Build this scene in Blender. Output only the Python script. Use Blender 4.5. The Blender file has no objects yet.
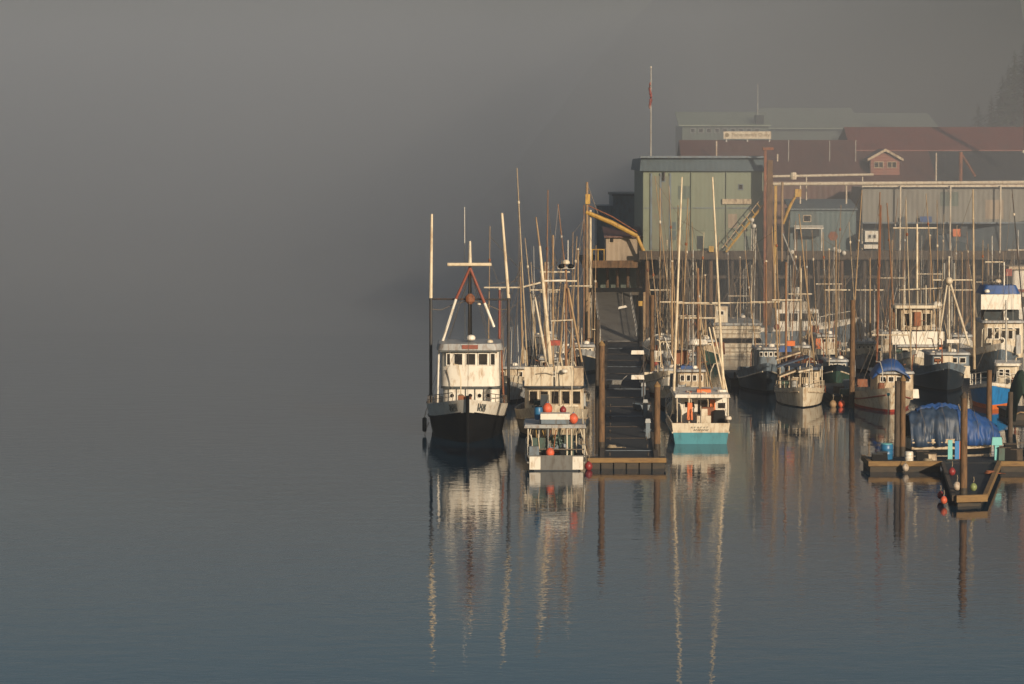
import bpy, bmesh, math, random
from mathutils import Vector, Matrix, noise
R = math.radians
scene = bpy.context.scene
C = scene.collection

# ---------------------------------------------------------------- camera
H, F, W_, H_ = 18.0, 3180.0, 1024, 684
PITCH = math.atan(192.0 / F)
cam_d = bpy.data.cameras.new("camera")
cam_d.sensor_width = 36.0
cam_d.lens = F / W_ * 36.0
cam_d.clip_start, cam_d.clip_end = 1.0, 20000.0
cam = bpy.data.objects.new("camera", cam_d)
cam.location = (0, 0, H)
cam.rotation_euler = (R(90) - PITCH, 0, 0)
C.objects.link(cam)
scene.camera = cam

# ---------------------------------------------------------------- light
SUN_EL, SUN_AZ = R(14.0), R(153.0)        # azimuth clockwise from +Y (the view): behind the camera, to its right
world = bpy.data.worlds.new("World")
scene.world = world
world.use_nodes = True
wn = world.node_tree
sky = wn.nodes.new("ShaderNodeTexSky")
sky.sky_type = 'NISHITA'
sky.sun_disc = False
sky.sun_elevation = SUN_EL
sky.sun_rotation = SUN_AZ
sky.air_density, sky.dust_density, sky.ozone_density = 1.0, 1.0, 1.0
wn.nodes["Background"].inputs[1].default_value = 0.048
wn.links.new(sky.outputs[0], wn.nodes["Background"].inputs[0])
sd = bpy.data.lights.new("sun", 'SUN')
sd.energy, sd.angle, sd.color = 5.0, R(0.6), (1.0, 0.82, 0.60)
sun = bpy.data.objects.new("sun", sd)
S = Vector((math.sin(SUN_AZ) * math.cos(SUN_EL), math.cos(SUN_AZ) * math.cos(SUN_EL), math.sin(SUN_EL)))
sun.rotation_euler = S.to_track_quat('Z', 'Y').to_euler()
sun.location = (60, -40, 80)
C.objects.link(sun)
vs = scene.view_settings
scene.display_settings.display_device = 'sRGB'
vs.view_transform, vs.look, vs.exposure, vs.gamma = 'Standard', 'None', 0.1, 1.0
vs.use_curve_mapping = False
cy = scene.cycles
cy.use_denoising = True
cy.max_bounces, cy.diffuse_bounces, cy.glossy_bounces, cy.volume_bounces = 6, 2, 4, 3
cy.transparent_max_bounces = 8
cy.sample_clamp_indirect = 4.0
HAZE_D, BANK_D = 0.0004, 0.0066

# ---------------------------------------------------------------- pixel <-> world
def pt(px, py, Y):
    """world point at depth Y seen at photo position px, py"""
    dx, dy = (px - 512) / F, (342 - py) / F
    d = Vector((dx, math.cos(PITCH) + dy * math.sin(PITCH), -math.sin(PITCH) + dy * math.cos(PITCH)))
    return Vector((0, 0, H)) + d * (Y / d.y)
def depth(py, z=0.0):
    """depth at which the level z is seen at photo row py (mid column)"""
    dy = (342 - py) / F
    d = Vector((0, math.cos(PITCH) + dy * math.sin(PITCH), -math.sin(PITCH) + dy * math.cos(PITCH)))
    return (z - H) / d.z * d.y
def on(px, py, z=0.0):
    return pt(px, py, depth(py, z))

# ---------------------------------------------------------------- materials
def nt(name):
    m = bpy.data.materials.new(name); m.use_nodes = True
    t = m.node_tree
    return m, t, t.nodes["Principled BSDF"]
def N(t, kind, **kw):
    n = t.nodes.new(kind)
    for k, v in kw.items():
        setattr(n, k, v)
    return n
def coords(t, scale=(1, 1, 1)):
    tc = N(t, "ShaderNodeTexCoord"); mp = N(t, "ShaderNodeMapping")
    mp.inputs["Scale"].default_value = scale
    t.links.new(tc.outputs["Object"], mp.inputs[0])
    return mp.outputs[0]
def ramp(t, fac, stops):
    r = N(t, "ShaderNodeValToRGB")
    els = r.color_ramp.elements
    while len(els) < len(stops): els.new(0.5)
    for e, (p, c) in zip(els, stops):
        e.position = p; e.color = (*c, 1)
    t.links.new(fac, r.inputs[0])
    return r.outputs[0]
def paint(name, col, wear=None, rough=0.45, amount=0.5, scale=(1.3, 1.3, 0.45), metal=0.0, fine=3.0):
    """weathered surface: base colour, stains of the wear colour in uneven streaks, slight tone change"""
    m, t, b = nt(name)
    wear = wear or tuple(c * 0.45 + 0.02 * k for c, k in zip(col, (1.2, 0.8, 0.4)))
    v = coords(t, scale)
    n1 = N(t, "ShaderNodeTexNoise"); n1.inputs["Scale"].default_value = fine; n1.inputs["Detail"].default_value = 6; n1.inputs["Roughness"].default_value = 0.65
    t.links.new(v, n1.inputs["Vector"])
    lo = 0.62 - amount * 0.3
    k = ramp(t, n1.outputs["Fac"], [(lo, (0, 0, 0)), (lo + 0.22, (1, 1, 1))])
    mx = N(t, "ShaderNodeMix", data_type='RGBA')
    mx.inputs[6].default_value = (*col, 1); mx.inputs[7].default_value = (*wear, 1)
    t.links.new(k, mx.inputs[0])
    n2 = N(t, "ShaderNodeTexNoise"); n2.inputs["Scale"].default_value = 0.8; n2.inputs["Detail"].default_value = 3
    t.links.new(v, n2.inputs["Vector"])
    hs = N(t, "ShaderNodeHueSaturation")
    mr = N(t, "ShaderNodeMapRange"); mr.inputs[3].default_value = 0.78; mr.inputs[4].default_value = 1.16
    t.links.new(n2.outputs["Fac"], mr.inputs[0]); t.links.new(mr.outputs[0], hs.inputs["Value"])
    t.links.new(mx.outputs[2], hs.inputs["Color"])
    t.links.new(hs.outputs[0], b.inputs["Base Color"])
    b.inputs["Roughness"].default_value = rough; b.inputs["Metallic"].default_value = metal
    return m
def ribbed(name, col, wear, pitch=0.3, axis='X', rough=0.55, depth_=0.012, amount=0.4):
    """ribbed sheet metal: paint plus a wave profile across"""
    m = paint(name, col, wear, rough, amount, (0.35, 0.35, 0.12), 0.0, 2.2)
    t = m.node_tree; b = t.nodes["Principled BSDF"]
    v = coords(t)
    w = N(t, "ShaderNodeTexWave", wave_type='BANDS', bands_direction=axis, wave_profile='SIN')
    w.inputs["Scale"].default_value = 0.314 / pitch
    t.links.new(v, w.inputs["Vector"])
    bp = N(t, "ShaderNodeBump"); bp.inputs["Distance"].default_value = depth_; bp.inputs["Strength"].default_value = 0.9
    t.links.new(w.outputs["Fac"], bp.inputs["Height"]); t.links.new(bp.outputs[0], b.inputs["Normal"])
    return m
def planks(name, col, col2, pitch=0.2, axis='Y', rough=0.75):
    m, t, b = nt(name)
    v = coords(t)
    w = N(t, "ShaderNodeTexWave", wave_type='BANDS', bands_direction=axis, wave_profile='SAW')
    w.inputs["Scale"].default_value = 0.314 / pitch
    t.links.new(v, w.inputs["Vector"])
    n1 = N(t, "ShaderNodeTexNoise"); n1.inputs["Scale"].default_value = 0.7; n1.inputs["Detail"].default_value = 8
    t.links.new(v, n1.inputs["Vector"])
    base = ramp(t, n1.outputs["Fac"], [(0.35, col), (0.62, col2)])
    gap = ramp(t, w.outputs["Fac"], [(0.0, (0.25, 0.25, 0.25)), (0.12, (1, 1, 1)), (0.9, (1, 1, 1)), (1.0, (0.6, 0.6, 0.6))])
    mu = N(t, "ShaderNodeMix", data_type='RGBA', blend_type='MULTIPLY'); mu.inputs[0].default_value = 1
    t.links.new(base, mu.inputs[6]); t.links.new(gap, mu.inputs[7])
    t.links.new(mu.outputs[2], b.inputs["Base Color"]); b.inputs["Roughness"].default_value = rough
    return m

M = {}
M['white'] = paint("white_paint", (0.72, 0.68, 0.60), (0.42, 0.30, 0.19), 0.4, 0.35)
M['cream'] = paint("cream_paint", (0.60, 0.53, 0.41), (0.34, 0.23, 0.13), 0.5, 0.5)
M['tan'] = paint("tan_paint", (0.52, 0.42, 0.29), (0.2, 0.13, 0.08), 0.6, 0.6)
M['grey'] = paint("grey_paint", (0.33, 0.34, 0.34), (0.18, 0.13, 0.10), 0.5, 0.5)
M['bluegrey'] = paint("blue_grey_paint", (0.13, 0.17, 0.21), (0.08, 0.07, 0.06), 0.5, 0.5)
M['darkblue'] = paint("dark_blue_paint", (0.012, 0.02, 0.03), (0.03, 0.03, 0.03), 0.4, 0.4)
M['black'] = paint("black_paint", (0.004, 0.0045, 0.006), (0.012, 0.009, 0.007), 0.6, 0.4)
M['green'] = paint("dark_green_paint", (0.03, 0.07, 0.055), (0.03, 0.03, 0.02), 0.5, 0.5)
M['teal'] = paint("teal_paint", (0.045, 0.23, 0.29), (0.03, 0.15, 0.19), 0.4, 0.4)
M['blue'] = paint("blue_paint", (0.02, 0.19, 0.48), (0.02, 0.11, 0.27), 0.4, 0.4)
M['red'] = paint("red_paint", (0.36, 0.05, 0.03), (0.14, 0.04, 0.025), 0.5, 0.5)
M['orange'] = paint("orange_paint", (0.62, 0.15, 0.03), (0.3, 0.08, 0.03), 0.5, 0.4)
M['buoy_orange'] = paint("orange_vinyl", (0.66, 0.11, 0.045), (0.34, 0.09, 0.05), 0.55, 0.55)
M['buoy_red'] = paint("red_vinyl", (0.24, 0.025, 0.025), (0.12, 0.03, 0.03), 0.45, 0.3)
M['buoy_white'] = paint("white_vinyl", (0.6, 0.52, 0.42), (0.28, 0.2, 0.14), 0.55, 0.6)
M['buoy_green'] = paint("green_vinyl", (0.22, 0.27, 0.10), (0.12, 0.15, 0.07), 0.45, 0.4)
M['rust'] = paint("rusty_steel", (0.26, 0.09, 0.035), (0.12, 0.05, 0.03), 0.75, 0.6)
M['rustred'] = paint("red_oxide_steel", (0.25, 0.062, 0.035), (0.14, 0.06, 0.04), 0.65, 0.5)
M['spar'] = paint("weathered_spar_wood", (0.33, 0.225, 0.12), (0.22, 0.13, 0.07), 0.65, 0.6)
M['sparpale'] = paint("pale_spar", (0.68, 0.58, 0.42), (0.38, 0.27, 0.16), 0.55, 0.5)
M['sparmid'] = paint("dull_pale_spar", (0.46, 0.36, 0.23), (0.25, 0.17, 0.09), 0.6, 0.6)
M['aluworn'] = paint("dull_aluminium", (0.13, 0.13, 0.125), (0.08, 0.07, 0.06), 0.45, 0.5, metal=0.2)
M['sparbrown'] = paint("brown_spar", (0.24, 0.12, 0.055), (0.11, 0.06, 0.035), 0.65, 0.6)
M['galv'] = paint("galvanised_pipe", (0.40, 0.39, 0.36), (0.22, 0.17, 0.13), 0.45, 0.5, metal=0.3)
M['darkpipe'] = paint("dark_steel_pipe", (0.03, 0.03, 0.032), (0.09, 0.045, 0.025), 0.55, 0.5)
M['wire'] = paint("rigging_wire", (0.16, 0.13, 0.10), (0.1, 0.07, 0.05), 0.5, 0.4)
M['alu'] = paint("bare_aluminium", (0.27, 0.27, 0.255), (0.16, 0.14, 0.12), 0.4, 0.5, metal=0.35)
M['tarpblue'] = paint("blue_tarpaulin", (0.015, 0.065, 0.23), (0.03, 0.06, 0.12), 0.55, 0.5, (1, 1, 1), fine=2.0)
M['tarpdark'] = paint("grey_blue_tarpaulin", (0.020, 0.042, 0.085), (0.022, 0.03, 0.045), 0.5, 0.5, (1, 1, 1), fine=2.0)
M['rubber'] = paint("tyre_rubber", (0.014, 0.014, 0.014), (0.03, 0.028, 0.025), 0.8, 0.3)
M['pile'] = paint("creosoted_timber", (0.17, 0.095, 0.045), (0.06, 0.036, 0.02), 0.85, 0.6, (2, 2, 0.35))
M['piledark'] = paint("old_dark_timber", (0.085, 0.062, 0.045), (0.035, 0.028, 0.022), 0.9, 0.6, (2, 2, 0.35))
M['timber'] = paint("yellow_edge_timber", (0.23, 0.14, 0.052), (0.15, 0.085, 0.035), 0.8, 0.6, (0.5, 0.5, 2))
M['floatside'] = paint("wet_float_logs", (0.045, 0.032, 0.02), (0.02, 0.018, 0.014), 0.7, 0.6, (0.6, 0.6, 2))
M['deckwet'] = planks("wet_dock_planks", (0.009, 0.012, 0.016), (0.020, 0.023, 0.027), 0.9)
M['deck'] = planks("boat_deck_planks", (0.14, 0.11, 0.08), (0.24, 0.19, 0.14), 0.16, 'X')
M['pierdeck'] = planks("pier_planks", (0.10, 0.08, 0.06), (0.16, 0.13, 0.10), 0.3, 'X')
M['wallteal'] = ribbed("pale_teal_sheeting", (0.185, 0.215, 0.155), (0.165, 0.18, 0.125), 0.42, depth_=0.004, amount=0.55)
M['wallgrey'] = ribbed("pale_grey_sheeting", (0.20, 0.19, 0.165), (0.15, 0.135, 0.115), 0.5)
M['walltan'] = ribbed("tan_sheeting", (0.35, 0.27, 0.19), (0.2, 0.15, 0.11), 0.5)
M['wallblue'] = ribbed("faded_blue_sheeting", (0.085, 0.125, 0.135), (0.08, 0.09, 0.085), 0.5)
M['roofblue'] = ribbed("blue_grey_roofing", (0.10, 0.13, 0.15), (0.09, 0.105, 0.115), 0.5)
M['roofred'] = ribbed("red_brown_roofing", (0.17, 0.048, 0.032), (0.11, 0.042, 0.03), 0.6)
M['roofmaroon'] = ribbed("maroon_roofing", (0.12, 0.054, 0.042), (0.08, 0.045, 0.036), 0.6)
M['roofdark'] = ribbed("dark_slate_roofing", (0.035, 0.036, 0.04), (0.05, 0.045, 0.04), 0.6)
M['roofgreen'] = ribbed("pale_green_roofing", (0.26, 0.30, 0.23), (0.2, 0.22, 0.17), 0.6)
M['wallred'] = ribbed("red_siding", (0.24, 0.085, 0.055), (0.15, 0.07, 0.05), 0.3, 'Z')
M['wallfog'] = ribbed("dull_green_siding", (0.10, 0.13, 0.11), (0.08, 0.09, 0.08), 0.5)
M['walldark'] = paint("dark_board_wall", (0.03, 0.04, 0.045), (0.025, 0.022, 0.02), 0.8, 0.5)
M['curtain'] = ribbed("dark_blue_curtain", (0.030, 0.050, 0.065), (0.03, 0.035, 0.04), 0.9)
M['yellow'] = paint("yellow_crane_paint", (0.50, 0.30, 0.05), (0.25, 0.12, 0.03), 0.55, 0.5)
M['pipe'] = paint("cream_pipe", (0.62, 0.54, 0.42), (0.35, 0.24, 0.15), 0.5, 0.5)
M['turq'] = paint("turquoise_paint", (0.16, 0.50, 0.50), (0.1, 0.3, 0.3), 0.5, 0.4)
M['bluebin'] = paint("blue_plastic", (0.02, 0.14, 0.30), (0.02, 0.08, 0.16), 0.4, 0.3)
M['ink'] = paint("faded_dark_lettering", (0.05, 0.06, 0.06), (0.10, 0.09, 0.08), 0.6, 0.4)
M['rope'] = paint("old_rope", (0.30, 0.24, 0.16), (0.16, 0.12, 0.08), 0.9, 0.5)
M['flagred'] = paint("faded_red_cloth", (0.20, 0.05, 0.045), (0.3, 0.26, 0.24), 0.8, 0.4)
M['rock'] = paint("dark_shore_rock", (0.06, 0.056, 0.05), (0.03, 0.03, 0.026), 0.9, 0.6, (0.5, 0.5, 0.5))
M['hill'] = paint("hill_undergrowth", (0.035, 0.05, 0.028), (0.02, 0.03, 0.018), 0.95, 0.5, (0.08, 0.08, 0.08))
M['needles'] = paint("spruce_needles", (0.035, 0.055, 0.03), (0.02, 0.032, 0.02), 0.8, 0.5, (1, 1, 1))
M['bark'] = paint("spruce_bark", (0.10, 0.07, 0.05), (0.05, 0.035, 0.025), 0.9, 0.5)
M['black'].node_tree.nodes['Principled BSDF'].inputs['Specular IOR Level'].default_value = 0.15
def glass_mat():
    m, t, b = nt("dark_window_glass")
    n = N(t, "ShaderNodeTexNoise"); n.inputs["Scale"].default_value = 1.4
    t.links.new(coords(t), n.inputs["Vector"])
    t.links.new(ramp(t, n.outputs["Fac"], [(0.3, (0.006, 0.006, 0.008)), (0.7, (0.03, 0.024, 0.02))]), b.inputs["Base Color"])
    b.inputs["Roughness"].default_value = 0.08
    return m
M['glass'] = glass_mat()
def water_mat():
    m, t, b = nt("harbour_water")
    b.inputs["Base Color"].default_value = (0.002, 0.027, 0.058, 1)
    b.inputs["Roughness"].default_value = 0.02
    b.inputs["IOR"].default_value = 1.333
    b.inputs["Specular IOR Level"].default_value = 0.40
    tc = N(t, "ShaderNodeTexCoord")
    def layer(sx, sy, detail, rot):
        mp = N(t, "ShaderNodeMapping"); mp.inputs["Scale"].default_value = (sx, sy, 1); mp.inputs["Rotation"].default_value = (0, 0, rot)
        t.links.new(tc.outputs["Object"], mp.inputs[0])
        n = N(t, "ShaderNodeTexNoise"); n.inputs["Scale"].default_value = 1.0; n.inputs["Detail"].default_value = detail
        n.inputs["Roughness"].default_value = 0.5
        t.links.new(mp.outputs[0], n.inputs["Vector"])
        return n.outputs["Fac"]
    fine = layer(1.5, 2.4, 2.5, R(4))
    swell = layer(0.35, 0.6, 1.5, R(-8))
    calm = layer(0.010, 0.028, 2.0, R(6))
    gain = N(t, "ShaderNodeMapRange"); gain.inputs[1].default_value = 0.35; gain.inputs[2].default_value = 0.65
    gain.inputs[3].default_value = 0.35; gain.inputs[4].default_value = 1.5
    t.links.new(calm, gain.inputs[0])
    mul = N(t, "ShaderNodeMath", operation='MULTIPLY'); t.links.new(fine, mul.inputs[0]); t.links.new(gain.outputs[0], mul.inputs[1])
    sw = N(t, "ShaderNodeMath", operation='MULTIPLY_ADD'); t.links.new(swell, sw.inputs[0]); sw.inputs[1].default_value = 1.1; t.links.new(mul.outputs[0], sw.inputs[2])
    bp = N(t, "ShaderNodeBump"); bp.inputs["Strength"].default_value = 1.0; bp.inputs["Distance"].default_value = WAVE
    t.links.new(sw.outputs[0], bp.inputs["Height"]); t.links.new(bp.outputs[0], b.inputs["Normal"])
    return m
WAVE = 0.0085
M['water'] = water_mat()

# ---------------------------------------------------------------- mesh builder
class MB:
    def __init__(s): s.v, s.f, s.m = [], [], []
    def face(s, idx, mi=0): s.f.append(tuple(idx)); s.m.append(mi)
    def hexa(s, p, mi=0):
        b = len(s.v); s.v += [tuple(q) for q in p]
        for q in ((0, 3, 2, 1), (4, 5, 6, 7), (0, 1, 5, 4), (1, 2, 6, 5), (2, 3, 7, 6), (3, 0, 4, 7)):
            s.face([b + k for k in q], mi)
    def box(s, lo, hi, mi=0):
        (a, b, c), (d, e, f) = lo, hi
        s.hexa([(a, b, c), (d, b, c), (d, e, c), (a, e, c), (a, b, f), (d, b, f), (d, e, f), (a, e, f)], mi)
    def prism(s, plan, z0, z1, mi=0, scale=1.0, mid=None):
        n = len(plan); b = len(s.v)
        mx = mid or (sum(p[0] for p in plan) / n, sum(p[1] for p in plan) / n)
        s.v += [(x, y, z0) for x, y in plan]
        s.v += [(mx[0] + (x - mx[0]) * scale, mx[1] + (y - mx[1]) * scale, z1) for x, y in plan]
        for i in range(n):
            j = (i + 1) % n
            s.face((b + i, b + j, b + n + j, b + n + i), mi)
        s.face([b + i for i in reversed(range(n))], mi); s.face([b + n + i for i in range(n)], mi)
    def tube(s, p0, p1, r0, r1=None, n=8, mi=0):
        r1 = r0 if r1 is None else r1
        p0, p1 = Vector(p0), Vector(p1); d = p1 - p0
        if d.length < 1e-6: return
        q = d.to_track_quat('Z', 'Y'); b = len(s.v)
        for p, r in ((p0, r0), (p1, r1)):
            for i in range(n):
                a = 2 * math.pi * i / n
                s.v.append(tuple(p + q @ Vector((math.cos(a) * r, math.sin(a) * r, 0))))
        for i in range(n):
            j = (i + 1) % n
            s.face((b + i, b + j, b + n + j, b + n + i), mi)
        s.face([b + i for i in reversed(range(n))], mi); s.face([b + n + i for i in range(n)], mi)
    def path(s, pts, r, n=6, mi=0):
        pts = [Vector(p) for p in pts]; b = len(s.v)
        rs = r if isinstance(r, (list, tuple)) else [r] * len(pts)
        for k, p in enumerate(pts):
            d = pts[min(k + 1, len(pts) - 1)] - pts[max(k - 1, 0)]
            q = d.to_track_quat('Z', 'Y')
            for i in range(n):
                a = 2 * math.pi * i / n
                s.v.append(tuple(p + q @ Vector((math.cos(a) * rs[k], math.sin(a) * rs[k], 0))))
        for k in range(len(pts) - 1):
            for i in range(n):
                j = (i + 1) % n
                s.face((b + k * n + i, b + k * n + j, b + (k + 1) * n + j, b + (k + 1) * n + i), mi)
        s.face([b + i for i in reversed(range(n))], mi); s.face([b + (len(pts) - 1) * n + i for i in range(n)], mi)
    def lathe(s, c, prof, n=14, mi=0, axis='Z'):
        b = len(s.v); c = Vector(c)
        for r, z in prof:
            for i in range(n):
                a = 2 * math.pi * i / n
                q = Vector((r * math.cos(a), r * math.sin(a), z))
                if axis == 'Y': q = Vector((q.x, q.z, q.y))
                if axis == 'X': q = Vector((q.z, q.x, q.y))
                s.v.append(tuple(c + q))
        for k in range(len(prof) - 1):
            for i in range(n):
                j = (i + 1) % n
                s.face((b + k * n + i, b + k * n + j, b + (k + 1) * n + j, b + (k + 1) * n + i), mi)
        s.face([b + i for i in reversed(range(n))], mi); s.face([b + (len(prof) - 1) * n + i for i in range(n)], mi)
    def ball(s, c, r, n=12, sz=1.0, mi=0):
        prof = [(max(r * math.sin(math.pi * k / 8), 0.002), -r * sz * math.cos(math.pi * k / 8)) for k in range(9)]
        s.lathe(c, prof, n, mi)
    def build(s, name, mats, parent=None, smooth=False):
        me = bpy.data.meshes.new(name); me.from_pydata([tuple(v) for v in s.v], [], s.f)
        for m in (mats if isinstance(mats, (list, tuple)) else [mats]):
            me.materials.append(M[m] if isinstance(m, str) else m)
        me.polygons.foreach_set("material_index", s.m)
        bm = bmesh.new(); bm.from_mesh(me); bmesh.ops.recalc_face_normals(bm, faces=bm.faces); bm.to_mesh(me); bm.free()
        if smooth:
            me.polygons.foreach_set("use_smooth", [True] * len(me.polygons))
            me.set_sharp_from_angle(angle=R(40))
        o = bpy.data.objects.new(name, me); C.objects.link(o)
        if parent: o.parent = parent
        return o
def tag(o, label, cat, group=None):
    o['label'] = label; o['category'] = cat
    if group: o['group'] = group
    return o
def thing(name, label, cat, loc=(0, 0, 0), rz=0.0, group=None):
    o = bpy.data.objects.new(name, None); o.empty_display_size = 0.5; C.objects.link(o)
    o.location = loc; o.rotation_euler = (0, 0, rz)
    return tag(o, label, cat, group)
def struct(o, kind='structure'):
    o['kind'] = kind; return o

# ---------------------------------------------------------------- haze and fog bank
def volume_mat(name, density, col, aniso):
    m = bpy.data.materials.new(name); m.use_nodes = True; t = m.node_tree
    t.nodes.remove(t.nodes["Principled BSDF"])
    v = t.nodes.new("ShaderNodeVolumePrincipled")
    v.inputs["Color"].default_value = (*col, 1); v.inputs["Density"].default_value = density; v.inputs["Anisotropy"].default_value = aniso
    t.links.new(v.outputs[0], t.nodes["Material Output"].inputs["Volume"])
    return m
g = MB(); g.box((-3100, -400, -2.5), (3100, 5100, 64))
struct(g.build("haze", volume_mat("thin_haze", HAZE_D, (0.85, 0.89, 0.92), 0.35)), 'stuff')

# ---------------------------------------------------------------- water, shore, hill
def sheet(name, x0, x1, y0, y1, z, mat, nx=1, ny=1, hf=None):
    g = MB()
    for j in range(ny + 1):
        for i in range(nx + 1):
            x, y = x0 + (x1 - x0) * i / nx, y0 + (y1 - y0) * j / ny
            g.v.append((x, y, hf(x, y) if hf else z))
    for j in range(ny):
        for i in range(nx):
            a = j * (nx + 1) + i
            g.face((a, a + 1, a + nx + 2, a + nx + 1))
    return g.build(name, mat, smooth=hf is not None)
struct(sheet("water", -3000, 3000, -300, 5000, 0.0, 'water'))
def sm(v, a, b):
    k = max(0.0, min(1.0, (v - a) / (b - a))); return k * k * (3 - 2 * k)
def hill_z(x, y):
    ys = 412 + max(0.0, 72 - x) * 5.0
    base = sm(x, 12, 40) * min(7.5, max(0.0, y - 332) * 0.8)
    n = noise.noise(Vector((x * 0.03, y * 0.03, 0))) + .4 * noise.noise(Vector((x * 0.11, y * 0.11, 2)))
    climb = min(max(0.0, y - ys) * 0.85, 18 + 0.049 * ys + 4) * sm(x, -20, 45)
    return -1.2 + base + climb + 2.2 * n * sm(climb, 0, 12)
def mountain_z(x, y):
    v = Vector((x * 0.00035, y * 0.0004, 5.0))
    edge = min(1.0, max(0.0, (y - 5300) / 1500.0)) * min(1.0, max(0.0, (9600 - y) / 1500.0))
    return -5 + edge * (640 + 200 * noise.noise(v) + 120 * noise.noise(v * 3.1) + 50 * noise.noise(v * 8))
struct(sheet("mountain", -7000, 7000, 5300, 9600, 0, 'hill', 110, 40, mountain_z))
struct(sheet("hill", -40, 260, 328, 1000, 0, 'hill', 110, 160, hill_z))


def bank():
    g = MB(); nx, nz = 80, 22
    x0, x1, top = -700.0, 700.0, BANK_TOP
    def yf(x, z):
        k = max(0.0, min(1.0, (x - 5) / 12.0)); k = k * k * (3 - 2 * k)
        y = (390 - 85 * math.exp(-z / 3.0)) * (1 - k) + 258 * k
        y += (18 * (1 - k) + 3 * k) * noise.noise(Vector((x * 0.02, z * 0.05, 3.0)))
        q = max(0.0, min(1.0, (z - 16) / 34.0)); q = q * q * (3 - 2 * q)
        return y + (20 + 75 * k) * q
    def btop(x):
        w = max(0.0, min(1.0, (x + 50) / 130.0)); w = w * w * (3 - 2 * w)
        return top - 9 * w
    for j in range(nz + 1):
        for i in range(nx + 1):
            x = x0 + (x1 - x0) * i / nx
            z = -1.0 + (top + 1) * (j / nz) ** 1.9
            zz = -1.0 + (btop(x) + 1 + 3 * noise.noise(Vector((x * 0.012, 0, 9.0)))) * (j / nz) ** 1.9
            g.v.append((x, yf(x, max(z, 0)), zz))
    row = nx + 1
    for j in range(nz):
        for i in range(nx):
            a = j * row + i
            g.face((a, a + 1, a + row + 1, a + row))
    b = len(g.v)
    for i in range(nx + 1):
        x = x0 + (x1 - x0) * i / nx
        g.v.append((x, 1100, -1.0))
    for i in range(nx + 1):
        g.v.append((x0 + (x1 - x0) * i / nx, 1100, btop(x0 + (x1 - x0) * i / nx)))
    t = nz * row
    for i in range(nx):
        g.face((b + i, b + row + i, b + row + i + 1, b + i + 1))
        g.face((t + i, t + i + 1, b + row + i + 1, b + row + i))
        g.face((i, b + i, b + i + 1, i + 1))
    for e in (0, nx):
        g.face([j * row + e for j in range(nz + 1)] + [b + row + e, b + e])
    struct(g.build("fog_bank", volume_mat("thick_fog", BANK_D, (0.86, 0.89, 0.935), 0.35)), 'stuff')
BANK_TOP = 52.0
bank()

# ---------------------------------------------------------------- trees on the hill
def spruce(x, y, h, r, seed, label):
    rnd = random.Random(seed)
    z0 = hill_z(x, y)
    root = thing("spruce_tree", label, "tree", (x, y, z0), 0, "spruces on the foggy hillside")
    g = MB(); g.tube((0, 0, -0.5), (0, 0, h * 0.97), r * 0.10, 0.04, 8); g.build("trunk", 'bark', root)
    g = MB(); n = int(h * 34)
    for k in range(n):
        t = (k + rnd.random()) / n
        z = h * (0.10 + 0.90 * t)
        rr = r * (1 - t) ** 0.8 * (0.55 + 0.6 * rnd.random()) + 0.12
        a = rnd.random() * 6.283
        u = Vector((math.cos(a), math.sin(a), 0)); w = Vector((-u.y, u.x, 0))
        droop = rr * (0.12 + 0.35 * rnd.random())
        for q in range(3):
            f0, f1 = 0.15 + 0.28 * q, 0.5 + 0.27 * q
            wd = rr * (0.26 - 0.06 * q) * (0.7 + 0.6 * rnd.random())
            c0 = u * rr * f0 + Vector((0, 0, z - droop * f0)); c1 = u * rr * f1 + Vector((0, 0, z - droop * f1))
            b = len(g.v)
            up = Vector((0, 0, wd * 0.4 * rnd.uniform(-1, 1)))
            g.v += [tuple(c0 - w * wd * 0.4), tuple(c0 + w * wd * 0.4), tuple((c0 + c1) / 2 + w * wd + up), tuple(c1), tuple((c0 + c1) / 2 - w * wd - up)]
            g.face((b, b + 1, b + 2, b + 3, b + 4))
    g.build("crown", 'needles', root)
tree_spots = [
    (1033, 386, 24, 5.4, "tallest dark spruce at the end of the red roofs, half lost in fog"),
    (1013, 388, 50, 5.0, "broad dark spruce just beside the tallest one on the hillside"),
    (1001, 390, 74, 4.4, "mid-height spruce stepping down from the tallest pair above the red roof"),
    (990, 392, 94, 3.8, "small grey spruce lowest of the fading trees above the red roof"),
    (1022, 396, 40, 5.2, "pale spruce ghosting in fog behind the two tallest trees"),
    (1007, 400, 64, 4.8, "ghostly spruce filling the gap between the broad and the mid-height trees"),
    (977, 402, 102, 4.0, "faint spruce almost lost in fog beyond the small grey one"),
    (1040, 392, 30, 5.4, "spruce cut by the photo's edge behind the chimney"),
]
for k, (px, Y, top, r, lab) in enumerate(tree_spots):
    x = (px - 512) / F * Y
    spruce(x, Y, pt(px, top, Y).z - hill_z(x, Y), r, 40 + k, lab)

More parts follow.
